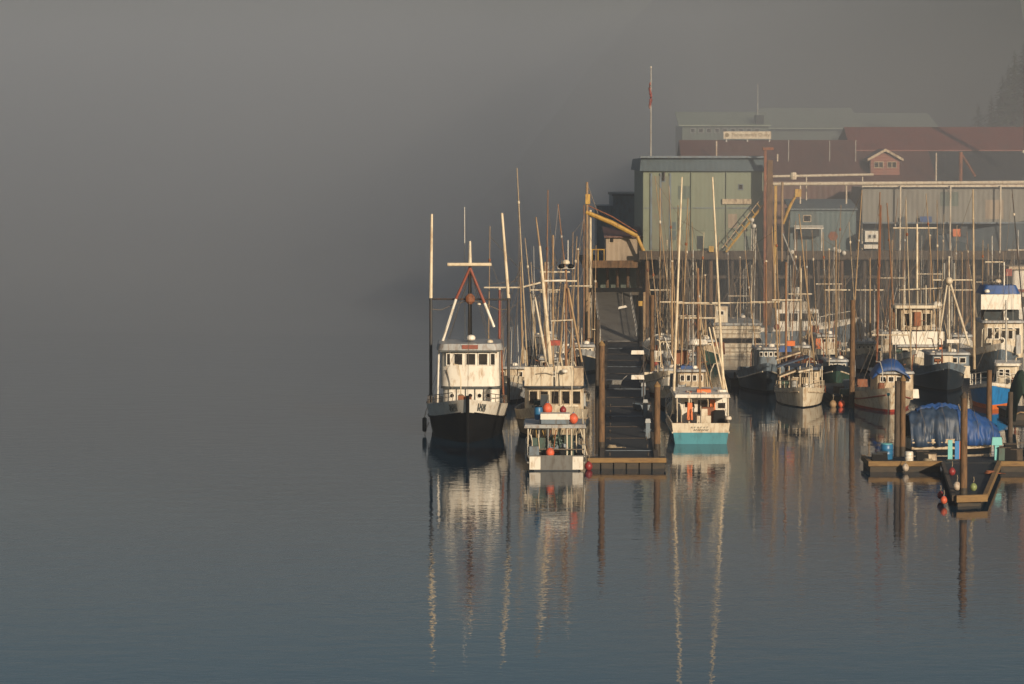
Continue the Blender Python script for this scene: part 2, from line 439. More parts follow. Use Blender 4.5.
# ---------------------------------------------------------------- pier on piles
PY = 306.0                                           # front of the pier
DZ = 8.1                                             # its deck
def X(px, Y): return (px - 512) / F * Y
pier = thing("pier", "long timber pier on tall dark piles carrying the waterfront buildings", "pier", (0, PY, 0))
g = MB(); g.box((X(640, PY), 0, DZ - 0.45), (64, 40, DZ)); g.build("deck", 'pierdeck', pier)
g = MB(); g.box((X(640, PY) - 0.1, -0.18, DZ - 0.62), (64, -0.003, DZ + 0.22)); g.build("fascia_beam", 'piledark', pier)
g = MB(); g.box((X(583, PY + 2), 1, DZ - 1.35), (X(640, PY) - 0.15, 24, DZ - 0.95)); g.build("landing_deck", 'pierdeck', pier)
g = MB(); g.box((X(583, PY + 2) - 0.1, 0.8, DZ - 1.45), (X(640, PY) - 0.2, 0.997, DZ - 0.75)); g.build("landing_beam", 'pile', pier)
g = MB(); g.box((X(592, 312), 5.65, 3.8), (X(641, 312), 10, 4.1)); g.build("lower_landing", 'pierdeck', pier)
g = MB(); g.box((X(592, 312), 10.003, 3.8), (X(641, 312), 10.2, DZ - 1.5)); g.build("landing_wall", 'wallfog', pier)
for k in range(4):
    z = DZ - 2.2 - k * 0.02
    g = MB(); g.box((X(643, PY), 1.2 + k * 6, z - 0.3), (64, 1.5 + k * 6, z)); g.build("cross_beam", 'piledark', pier)
for k in range(9):
    x = X(650, PY) + k * 5.4
    g = MB(); g.tube((x, 1.0, 1.0), (x + 4.3, 1.0, DZ - 0.8), 0.09, n=6); g.build("diagonal_brace", 'piledark', pier)
rnd = random.Random(5)
def piling(x, y, h, r, mat, label, group=None, lean=(0, 0), z0=-3.0, cap=None):
    root = thing("piling", label, "piling", (x, y, 0), 0, group)
    g = MB(); n = 7
    pts = [(lean[0] * k / n, lean[1] * k / n, z0 + (h - z0) * k / n) for k in range(n + 1)]
    g.path(pts, [r * (1.06 - 0.14 * k / n) for k in range(n + 1)], 12); g.build("shaft", mat, root, True)
    g = MB(); g.tube((0, 0, 0.02), (lean[0] * .3, lean[1] * .3, 0.9), r * 1.05, r * 1.04, 12); g.build("wet_band", 'floatside', root, True)
    if cap:
        g = MB(); g.lathe((lean[0], lean[1], h), [(r * 1.05, -0.05), (r * 1.0, 0.05), (0.02, 0.28)], 12); g.build("cap", cap, root, True)
    return root
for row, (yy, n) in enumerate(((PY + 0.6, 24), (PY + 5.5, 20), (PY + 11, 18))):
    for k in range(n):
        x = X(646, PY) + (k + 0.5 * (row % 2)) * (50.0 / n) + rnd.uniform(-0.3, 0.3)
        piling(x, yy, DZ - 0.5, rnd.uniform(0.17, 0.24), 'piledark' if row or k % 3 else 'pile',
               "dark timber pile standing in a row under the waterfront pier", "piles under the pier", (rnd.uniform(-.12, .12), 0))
for k in range(6):
    x = X(586, PY + 7) + k * 1.02
    piling(x, PY + 6.6, DZ - 1.0, 0.17, 'pile', "brown timber pile under the low landing by the gangway", "piles under the gangway landing", (rnd.uniform(-.1, .1), 0))
# shore rock behind the piles
def shore_z(x, y):
    return min(DZ - 1.0, -1.5 + (y - 320) * 0.75 + 0.9 * noise.noise(Vector((x * 0.25, y * 0.25, 1))))
struct(sheet("shore", 12, 66, 318, 333, 0, 'rock', 60, 16, shore_z))

# ---------------------------------------------------------------- waterfront buildings
def quad_roof(g, x0, x1, y0, z0, y1, z1, th=0.15, mi=0):
    g.hexa([(x0, y0, z0 - th), (x1, y0, z0 - th), (x1, y1, z1 - th), (x0, y1, z1 - th), (x0, y0, z0), (x1, y0, z0), (x1, y1, z1), (x0, y1, z1)], mi)
def zz(py, Y): return pt(512, py, Y).z
def pane(parent, x0, x1, z0, z1, y, frame='white', name="window", fw=0.07, cols=1):
    """window in a wall facing the water: a frame proud of the wall and dark glass set in it"""
    g = MB()
    g.box((x0, y - 0.06, z0), (x0 + fw, y - 0.003, z1)); g.box((x1 - fw, y - 0.06, z0), (x1, y - 0.003, z1))
    g.box((x0 + fw, y - 0.06, z0), (x1 - fw, y - 0.003, z0 + fw)); g.box((x0 + fw, y - 0.06, z1 - fw), (x1 - fw, y - 0.003, z1))
    for k in range(1, cols):
        xm = x0 + (x1 - x0) * k / cols
        g.box((xm - fw / 2, y - 0.058, z0 + fw), (xm + fw / 2, y - 0.004, z1 - fw))
    g.box((x0 + fw, y - 0.03, z0 + fw), (x1 - fw, y - 0.005, z1 - fw), 1)
    return g.build(name, [frame, 'glass'], parent)

# A: pale teal plant
YA = PY + 1.0
xa0, xa1 = X(643, YA), X(763, YA)
A = thing("fish_plant", "tall pale teal metal building with a blue roof edge on the pier", "building", (0, 0, 0))
za = zz(170, YA)
g = MB(); g.box((xa0, YA, DZ), (xa1, YA + 22, za)); g.build("wall", 'wallteal', A)
g = MB()
g.hexa([(xa0 - .35, YA - .5, za - .1), (xa1 + .3, YA - .5, za - .1), (xa1 + .3, YA + 22.4, za - .1), (xa0 - .35, YA + 22.4, za - .1),
        (xa0 - .2, YA + .6, za + 1.15), (xa1 + .15, YA + .6, za + 1.15), (xa1 + .15, YA + 22, za + 1.0), (xa0 - .2, YA + 22, za + 1.0)])
rA = g.build("roof", 'roofblue', A)
g = MB(); g.box((xa0 - .3, YA - .05, za + 1.153), (xa1 + .25, YA + .8, za + 1.36)); g.build("ridge_cap", 'bluegrey', rA)
pane(A, X(738, YA), X(743, YA), zz(190, YA), zz(184, YA), YA, 'bluegrey')
for py in (208, 230):
    g = MB(); g.box((xa0 + .1, YA - .08, zz(py, YA) - .05), (xa1 - .2, YA - .003, zz(py, YA) + .05)); g.build("wall_rail", 'bluegrey' if py < 220 else 'wallteal', A)
g = MB(); g.box((X(722, YA), YA - .25, zz(204, YA)), (X(751, YA), YA - .085, zz(199, YA))); g.build("wall_sign_board", 'tan', A)
g = MB(); g.box((X(652, YA), YA - .1, DZ + 0.3), (X(669, YA), YA - .004, zz(176, YA)), 0); dA = g.build("tall_door", paint("faded_door_sheet", (0.17, 0.18, 0.135), (0.17, 0.15, 0.11), .7, .5), A)
for px in (651, 660.5, 670):
    g = MB(); g.box((X(px, YA) - .09, YA - .16, DZ + .3), (X(px, YA) + .09, YA - .103, zz(173, YA))); g.build("door_post", 'bluegrey', dA)
pane(A, X(661, YA), X(665, YA), zz(182, YA), zz(177, YA), YA - .1, 'bluegrey')
g = MB(); g.tube(pt(664, 179, YA - .3), pt(664, 172, YA - .3), .1, .1, 8); g.build("wall_lamp", 'darkpipe', A)
for px0, px1, p0, p1, m in ((678, 690, 186, 199, 'wallfog'), (728, 737, 214, 228, 'walltan'), (697, 703, 236, 249, 'walldark'), (672, 676, 222, 240, 'wallblue'), (744, 757, 236, 250, 'wallfog')):
    g = MB(); g.box((X(px0, YA), YA - .035, zz(p1, YA)), (X(px1, YA), YA - .004, zz(p0, YA))); g.build("wall_patch", m, A)
for px in (691, 726):
    g = MB(); g.tube((X(px, YA), YA - .12, DZ + .25), (X(px, YA), YA - .12, za - .15), .06, n=6); g.build("downpipe", 'wallteal', A)
# conveyors / brace
cv = thing("conveyor", "yellow conveyor boom slanting up the front of the teal building", "conveyor", (0, 0, 0))
g = MB(); g.path([pt(726, 252, YA - 1.6), pt(763, 205, YA - 1.2)], .12, 6); g.build("lower_rail", 'yellow', cv)
g = MB(); g.path([pt(722, 248, YA - 1.6), pt(760, 200, YA - 1.2)], .06, 6); g.build("upper_rail", 'tan', cv)
for k in range(7):
    f = (k + .5) / 7
    g = MB(); g.tube(pt(726 + 37 * f, 252 - 47 * f, YA - 1.5), pt(722 + 38 * f, 248 - 48 * f, YA - 1.5), .05); g.build("rung", 'yellow', cv)
g = MB(); g.box(pt(709, 252, YA - 1.5), pt(713.5, 246, YA - .9)); g.build("motor_box", 'yellow', cv)

# rusty tower beside it
tw = thing("steel_tower", "rust-coloured steel hoist tower at the corner of the teal building", "tower", (0, 0, 0))
yt = PY - .9
for px, m, w in ((764.8, 'rust', .12), (769.5, 'pile', .27), (775, 'yellow', .1)):
    g = MB(); x = X(px, yt); g.box((x - w, yt - .25, -2.5), (x + w, yt + .25, zz(150 if px < 767 else 160 if px < 772 else 186, yt))); g.build("column", m, tw)
for k in range(9):
    z = 1.5 + k * 1.7
    g = MB(); g.box((X(764.8, yt) + .132, yt - .1, z), (X(769.5, yt) - .272, yt + .1, z + .18)); g.build("rung", 'rust', tw)
g = MB(); g.box((X(762, yt), yt - .4, zz(150, yt) + .003), (X(773, yt), yt + .4, zz(150, yt) + .25)); g.build("head_beam", 'rust', tw)
# pipes along the roof edge
pl = thing("pipe_rack", "long cream pipe run in front of the red roofs, lower of two", "pipe", (0, 0, 0))
yp = PY + 8.0
g = MB(); g.tube((X(766, yp), yp, zz(184, yp)), (X(1060, yp), yp, zz(182, yp)), .17, n=8); g.build("pipe", 'pipe', pl)
g = MB(); g.box((X(862, yp), yp + .2, zz(187, yp)), (X(1060, yp), yp + .6, zz(184.6, yp))); g.build("gutter_board", 'pipe', pl)
for px in (776, 800, 846, 900, 950, 1000):
    g = MB(); g.tube((X(px, yp), yp, DZ), (X(px, yp), yp, zz(184, yp) - .15), .09); g.build("support_post", 'pipe' if px != 776 else 'yellow', pl)
p2 = thing("pipe_rack", "short upper cream pipe ending before the red dormer", "pipe", (0, 0, 0))
yq = yp + 2.5
g = MB(); g.tube((X(766, yq), yq, zz(176.5, yq)), (X(873, yq), yq, zz(174.5, yq)), .13, n=8); g.build("pipe", 'pipe', p2)
g = MB(); g.lathe((X(793, yq), yq, zz(176, yq)), [(.3, -.35), (.36, 0), (.3, .35)], 10); g.build("valve_drum", 'pipe', p2)
for px in (770, 806, 862):
    g = MB(); g.tube((X(px, yq), yq, DZ), (X(px, yq), yq, zz(175.5, yq) - .14), .07); g.build("support_post", 'pipe', p2)

# B: the red-roofed cannery
YB = 327.0
B = thing("cannery", "long red-brown roofed cannery shed nearest the teal building", "building", (0, 0, 0))
x0, x1 = X(687, YB), X(862, YB)
ze, zr = zz(181, YB), zz(140, YB + 9)
g = MB(); g.box((x0, YB, DZ), (x1, YB + 18, ze - .3)); g.build("wall", 'roofmaroon', B)
g = MB(); quad_roof(g, x0 - .4, x1, YB - .6, ze, YB + 9, zr); quad_roof(g, x0 - .4, x1, YB + 18.6, ze, YB + 9.003, zr); g.build("roof", 'roofmaroon', B)
for px, a, b in ((716, 141, 168), (777, 154, 180), (788, 140, 178), (829, 141, 178), (855, 140, 178)):
    g = MB(); Yv = YB + 4; g.tube((X(px, Yv), Yv, zz(b, Yv) - .4), (X(px, Yv), Yv, zz(a, Yv)), .09 if px < 780 else .05); g.build("vent_pipe", 'pipe' if px in (777, 716) else 'galv', B)
# sign on the ridge
YS = YB + 8.5
sg = thing("roof_sign", "cream lettered sign board standing on the red roof ridge", "sign", (0, 0, 0))
sx0, sx1, sz0, sz1 = X(723, YS), X(770.5, YS), zz(140, YS) + .12, zz(131.4, YS)
g = MB(); g.box((sx0, YS - .12, sz0), (sx1, YS + .05, sz1)); g.build("board", 'cream', sg)
for px in (726, 747, 769):
    g = MB(); g.box((X(px, YS) - .07, YS + .053, sz0 - .6), (X(px, YS) + .07, YS + .2, sz1 - .1)); g.build("post", 'galv', sg)
def lettering(text, height, mat, parent, loc, rot, width=None, thick=0.008):
    cu = bpy.data.curves.new("lettering", 'FONT'); cu.body = text; cu.size = height; cu.extrude = thick; cu.align_x = 'CENTER'; cu.align_y = 'CENTER'
    o = bpy.data.objects.new("lettering", cu); C.objects.link(o)
    me = bpy.data.meshes.new_from_object(o); bpy.data.objects.remove(o)
    if width:
        w = max(v.co.x for v in me.vertices) - min(v.co.x for v in me.vertices)
        for v in me.vertices: v.co.x *= width / w
    me.materials.clear(); me.materials.append(M[mat])
    o = bpy.data.objects.new("lettering", me); C.objects.link(o); o.parent = parent
    o.location = loc; o.rotation_euler = rot
    return o
M['signink'] = paint("brown_sign_lettering", (0.22, 0.17, 0.09), (0.3, 0.24, 0.14), 0.7, 0.4)
lettering("Fishermen's Quay", .52, 'signink', sg, (X(750, YS), YS - .13, (sz0 + sz1) / 2 + .03), (R(90), 0, 0), X(768.5, YS) - X(731, YS))
g = MB(); g.lathe((X(726.5, YS), YS - .125, (sz0 + sz1) / 2), [(.22, -.01), (.22, .01)], 12, axis='Y'); g.build("emblem", 'signink', sg)

B2 = thing("cannery", "big red roofed cannery building with the gabled dormer", "building", (0, 0, 0))
Y2 = 331.0
x0, x1 = X(845, Y2 + 12), 68.0
ze, zm, zr = zz(181, Y2), zz(151, Y2 + 7), zz(127, Y2 + 14)
g = MB(); g.box((X(862, Y2), Y2, DZ), (x1, Y2 + 26, ze - .3)); g.build("wall", 'roofmaroon', B2)
g = MB(); quad_roof(g, X(862, Y2), X(936, Y2), Y2 - .5, ze, Y2 + 7, zm); g.build("lower_roof", 'roofmaroon', B2)
g = MB(); quad_roof(g, X(936.3, Y2), x1, Y2 - .5, ze, Y2 + 7, zm); g.build("lower_roof", 'roofdark', B2)
g = MB(); quad_roof(g, x0, x1, Y2 + 7.003, zm + .12, Y2 + 14, zr); quad_roof(g, x0, x1, Y2 + 26, zm, Y2 + 14.003, zr); g.build("upper_roof", 'roofred', B2)
# dormer
yd = Y2 + 1.0
dx0, dx1, dz0, dz1, dzp = X(870, yd), X(899, yd), zz(179, yd), zz(159, yd), zz(151, yd)
g = MB(); b0 = 0
xm = (dx0 + dx1) / 2
for y in (yd, yd + 6):
    g.v += [(dx0, y, dz0), (dx1, y, dz0), (dx1, y, dz1), (xm, y, dzp - .15), (dx0, y, dz1)]
g.face((0, 1, 2, 3, 4)); g.face((9, 8, 7, 6, 5))
for i in range(5): g.face((i, (i + 1) % 5, 5 + (i + 1) % 5, 5 + i))
dm = g.build("dormer", 'wallred', B2)
for s, (xa, xb) in enumerate(((dx0 - .35, xm), (dx1 + .35, xm))):
    g = MB(); za_, zb_ = dz1 - .2, dzp
    lo, hi = (xa, xb) if xa < xb else (xb, xa)
    zl, zh = (za_, zb_) if xa < xb else (zb_, za_)
    g.hexa([(lo, yd - .4, zl), (hi, yd - .4, zh), (hi, yd + 6, zh), (lo, yd + 6, zl), (lo, yd - .4, zl + .22), (hi, yd - .4, zh + .22), (hi, yd + 6, zh + .22), (lo, yd + 6, zl + .22)])
    g.build("dormer_roof", 'roofred', dm)
    g = MB(); g.hexa([(lo, yd - .46, zl - .03), (hi, yd - .46, zh - .03), (hi, yd - .403, zh - .03), (lo, yd - .403, zl - .03), (lo, yd - .46, zl + .25), (hi, yd - .46, zh + .25), (hi, yd - .403, zh + .25), (lo, yd - .403, zl + .25)])
    g.build("barge_board", 'tan', dm)
for pa, pb in ((873.5, 883), (886.5, 896)):
    pane(dm, X(pa, yd), X(pb, yd), zz(168, yd), zz(161.5, yd), yd, 'tan', cols=2)
for px, a in ((935.5, 153), (960, 152)):
    g = MB(); g.tube((X(px, Y2 - .8), Y2 - .8, DZ), (X(px, Y2 - .8), Y2 - .8, zz(a, Y2)), .12 if px < 950 else .2, .08 if px < 950 else .2); g.build("stack_pipe", 'pipe' if px < 950 else 'rust', B2)
g = MB(); g.tube(pt(962, 155, Y2 + 2), pt(975, 176, Y2 - .4), .14); g.build("roof_ladder", 'rust', B2)
g = MB(); g.box((X(1021, Y2), Y2 - 1.2, zz(150, Y2)), (X(1026, Y2), Y2 - .7, zz(62, Y2))); ch = g.build("chimney", 'rust', B2)
g = MB(); g.box((X(1020, Y2), Y2 - 1.3, zz(151, Y2) - .2), (X(1027.5, Y2), Y2 - .6, zz(150, Y2) - .003)); g.build("collar", 'pipe', ch)

# grey wall building under the pipes
G_ = thing("net_store", "wide pale grey metal shed with dark curtained bays on the pier", "building", (0, 0, 0))
yg = PY + 9.0
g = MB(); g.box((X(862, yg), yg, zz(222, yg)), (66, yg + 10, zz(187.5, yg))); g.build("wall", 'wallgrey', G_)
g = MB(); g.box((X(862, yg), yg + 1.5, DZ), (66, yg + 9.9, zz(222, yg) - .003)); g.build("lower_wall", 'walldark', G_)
g = MB()
a, b, c, d = pt(936, 236, yg - .3), pt(1045, 218, yg - .3), pt(1045, 262, yg - 1.5), pt(936, 258, yg - 1.5)
g.hexa([a, b, c, d] + [v + Vector((0, .12, .05)) for v in (a, b, c, d)]); g.build("bay_curtain", 'curtain', G_)
g = MB(); g.box((X(862, yg), yg - .5, zz(223.5, yg)), (66, yg - .003, zz(222, yg))); g.build("bay_beam", 'bluegrey', G_)
for px, w, m in ((903, 2.2, 'curtain'), (925, 6, 'tarpblue'), (956, 4, 'orange'), (963, 3.5, 'darkblue')):
    z = zz(222, yg - .6) if px in (925, 903) else zz(232, yg - .6)
    g = MB(); g.box((X(px - w, yg), yg - .62, z - (.0 if px == 925 else .45)), (X(px + w, yg), yg - .52, z + (.55 if px != 956 else .3))); g.build("bay_panel", m, G_)
for px0, px1, p0, p1, m in ((940, 958, 192, 206, 'wallfog'), (985, 1003, 200, 219, 'walltan')):
    g = MB(); g.box((X(px0, yg), yg - .03, zz(p1, yg)), (X(px1, yg), yg - .004, zz(p0, yg))); g.build("wall_patch", m, G_)
for px in (): pane(G_, X(px, yg), X(px + 6, yg), zz(204, yg), zz(197, yg), yg, 'grey')
# blue low shed between tower and grey shed
L_ = thing("pier_shed", "low faded blue shed with a pale awning on the pier", "shed", (0, 0, 0))
yl = PY + 5.0
g = MB(); g.box((X(790, yl), yl, DZ), (X(856, yl), yl + 6, zz(209, yl))); g.build("wall", 'wallblue', L_)
g = MB(); quad_roof(g, X(789, yl), X(857, yl), yl - .4, zz(209, yl) + .05, yl + 6.3, zz(204, yl) + .4); g.build("roof", 'roofblue', L_)
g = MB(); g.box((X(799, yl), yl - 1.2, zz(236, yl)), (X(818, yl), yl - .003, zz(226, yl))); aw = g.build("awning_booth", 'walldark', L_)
g = MB(); quad_roof(g, X(793, yl), X(822, yl), yl - 1.6, zz(227.5, yl), yl - .9, zz(225, yl), .1); g.build("awning", 'white', L_)
for px in (793.5, 820):
    g = MB(); g.tube((X(px, yl), yl - 1.5, DZ), (X(px, yl), yl - 1.5, zz(228, yl)), .07); g.build("awning_post", 'white', L_)
pane(L_, X(803, yl), X(811, yl), zz(222, yl), zz(215, yl), yl, 'tan')
g = MB(); g.prism([(X(833, yl) + .5 * math.cos(k * math.pi / 3), 0 + .5 * math.sin(k * math.pi / 3)) for k in range(6)], -.02, .02)
o = g.build("wall_plate", 'rust', L_); o.location = (0, yl - .025, zz(236, yl)); o.rotation_euler = (R(90), 0, 0)
b_ = thing("pier_booth", "small white booth with two dark square windows on the pier", "booth", (0, 0, 0))
yb = PY + 2.0
g = MB(); g.box((X(865, yb), yb, zz(242, yb)), (X(878.5, yb), yb + 2.4, zz(231, yb))); g.build("wall", 'white', b_)
for pa in (868, 872.6):
    pane(b_, X(pa, yb), X(pa + 3.4, yb), zz(238.5, yb), zz(234.5, yb), yb, 'grey')
g = MB(); g.box((X(863.5, yb), yb - .5, zz(248.5, yb)), (X(878.5, yb), yb + 2.4, zz(244.5, yb))); g.build("lower_panel", 'white', b_)
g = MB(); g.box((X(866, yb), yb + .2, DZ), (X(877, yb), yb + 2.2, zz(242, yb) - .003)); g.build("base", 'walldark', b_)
# derrick on the pier
dk = thing("derrick", "small yellow derrick arm on the pier beside the rusty tower", "crane", (0, 0, 0))
yk = PY - .2
g = MB(); g.tube((X(782, yk), yk, DZ - .8), (X(782, yk), yk, zz(182, yk)), .12); g.build("mast", 'spar', dk)
g = MB(); g.path([pt(783, 224, yk), pt(790, 206, yk), pt(799, 190, yk)], [.12, .16, .1], 8); g.build("arm", 'yellow', dk)
g = MB(); g.box(pt(795, 197, yk - .2), pt(801, 189, yk + .3)); g.build("winch", 'yellow', dk)
g = MB(); g.path([pt(782, 232, yk), pt(790, 252, yk - .5), pt(797, 270, yk - 1)], .08, 6); g.build("stay", 'galv', dk)
for px, py in ((752, 220), (754, 226), (792, 252), (835, 249), (839, 251), (844, 253)):
    g = MB()
    p = pt(px, py, PY - .5); g.ball(p, .22, 10); g.tube(p, (p.x, p.y + 1, DZ - .4), .05)
    tag(g.build("work_lamp", 'white'), "small white lamp head on the pier edge among the sheds", "lamp", "lamp heads on the pier edge")

# C/D: sheds in the fog behind
YC = 388.0
Cb = thing("warehouse", "dull green warehouse fading in fog behind the roof sign", "building", (0, 0, 0))
g = MB(); g.box((X(682, YC), YC, DZ - 2), (X(768, YC), YC + 16, zz(125, YC))); g.build("wall", 'wallfog', Cb)
g = MB(); quad_roof(g, X(678, YC), X(770, YC), YC - .6, zz(125, YC), YC + 8, zz(112, YC + 8)); g.build("roof", 'roofgreen', Cb)
for k in range(9):
    pane(Cb, X(690 + k * 8, YC), X(695 + k * 8, YC), zz(133, YC), zz(128, YC), YC, 'grey')
g = MB(); g.box((X(755, YC), YC - .3, zz(124, YC)), (X(763, YC), YC + 2.2, zz(115, YC))); g.build("roof_hut", 'walldark', Cb)
g = MB(); g.tube((X(757, YC), YC, zz(118, YC)), (X(757, YC), YC, zz(84, YC)), .07, .04); g.build("antenna", 'galv', Cb)
Dd = thing("warehouse", "long pale green roof rising in fog above the red cannery roof", "building", (0, 0, 0))
YD = 424.0
g = MB(); g.box((X(768, YD), YD, 4), (X(935, YD), YD + 24, zz(128, YD))); g.build("wall", 'wallfog', Dd)
g = MB()
quad_roof(g, X(764, YD), X(860, YD), YD - 1, zz(128, YD), YD + 12, zz(108, YD + 12)); quad_roof(g, X(860.2, YD), X(938, YD), YD - 1, zz(128, YD), YD + 12, zz(113, YD + 12)); g.build("roof", 'roofgreen', Dd)
E_ = thing("warehouse", "dim grey block fading in fog beyond the yellow hoist", "building", (0, 0, 0))
YE = 334.0
g = MB(); g.box((X(613, YE), YE, 0), (X(641, YE), YE + 14, zz(196, YE))); g.build("wall", 'bluegrey', E_)
g = MB(); g.box((X(612, YE), YE - .4, zz(196, YE) + .003), (X(642, YE), YE + 14.3, zz(193.5, YE))); g.build("roof", 'roofdark', E_)
g = MB(); g.box((X(597, YE), YE + 1, 0), (X(612.8, YE), YE + 10, zz(206, YE))); g.build("annex_wall", 'bluegrey', E_)
T_ = thing("landing_shed", "tan shed under the yellow hoist boom at the gangway landing", "shed", (0, 0, 0))
YT = PY + 2.0
g = MB(); g.box((X(606, YT), YT, DZ - .95), (X(641, YT), YT + 6, zz(236, YT))); g.build("wall", 'walltan', T_)
g = MB(); quad_roof(g, X(604, YT), X(642.5, YT), YT - .5, zz(236, YT), YT + 6.3, zz(228, YT)); g.build("roof", 'roofmaroon', T_)
pane(T_, X(609, YT), X(614, YT), zz(243, YT), zz(237.5, YT), YT, 'tan')
for px in (586, 592, 598, 604):
    g = MB(); g.tube((X(px, PY + 1.2), PY + 1.2, DZ - .95), (X(px, PY + 1.2), PY + 1.2, DZ + .3), .05, n=6); g.build("landing_rail_post", 'yellow', T_)
g = MB(); g.tube((X(585, PY + 1.2), PY + 1.2, DZ + .3), (X(605, PY + 1.2), PY + 1.2, DZ + .3), .06, n=6); g.build("landing_rail", 'yellow', T_)
# yellow hoist
hs = thing("hoist", "yellow hoist boom reaching down to the gangway landing from a tall post", "crane", (0, 0, 0))
yh = PY + 0.4
g = MB(); g.tube((X(587, yh), yh, -2.5), (X(587, yh), yh, zz(182, yh)), .18, .12, 10); g.build("post", 'spar', hs)
g = MB(); g.tube((X(590.5, yh), yh + .3, -2.5), (X(590.5, yh), yh + .3, zz(210, yh)), .13, .11, 8); g.build("post", 'sparpale', hs)
g = MB(); g.path([pt(586, 212, yh), pt(612, 223, yh), pt(637, 236, yh)], [.2, .24, .2], 8); g.build("boom", 'yellow', hs)
g = MB(); g.path([pt(587, 205, yh), pt(612, 216.5, yh), pt(637, 232, yh)], .06, 6); g.build("top_chord", 'rust', hs)
g = MB(); g.path([pt(637, 236, yh), pt(645, 254, yh)], .17, 8); g.build("boom_leg", 'yellow', hs)
g = MB(); g.tube(pt(588, 186, yh), pt(598, 214, yh), .04); g.build("stay", 'wire', hs)
g = MB(); g.box(pt(585.5, 204, yh - .3), pt(590, 194, yh + .3)); g.build("winch", 'yellow', hs)
# flag pole
fp = thing("flag_pole", "white flag pole with a furled red and white flag above the teal roof", "flag pole", (X(650.5, YA + 3), YA + 3, za + 1.0))
hh = zz(68, YA + 3) - za - 1.0
g = MB(); g.tube((0, 0, 0), (0, 0, hh), .075, .04, 8); g.build("pole", 'galv', fp)
g = MB(); g.lathe((0, 0, hh), [(.05, 0), (.11, .08), (.02, .18)], 10); g.build("finial", 'white', fp)
g = MB(); zt, zb = zz(82, YA + 3) - za - 1.0, zz(109, YA + 3) - za - 1.0
g.path([(-.06 - .07 * math.sin(k * .9), -.1 + .03 * math.cos(k * 1.7), zt + (zb - zt) * k / 9) for k in range(10)], [.04, .1, .13, .11, .15, .13, .16, .12, .13, .05], 7)
g.build("flag", 'flagred', fp, True)

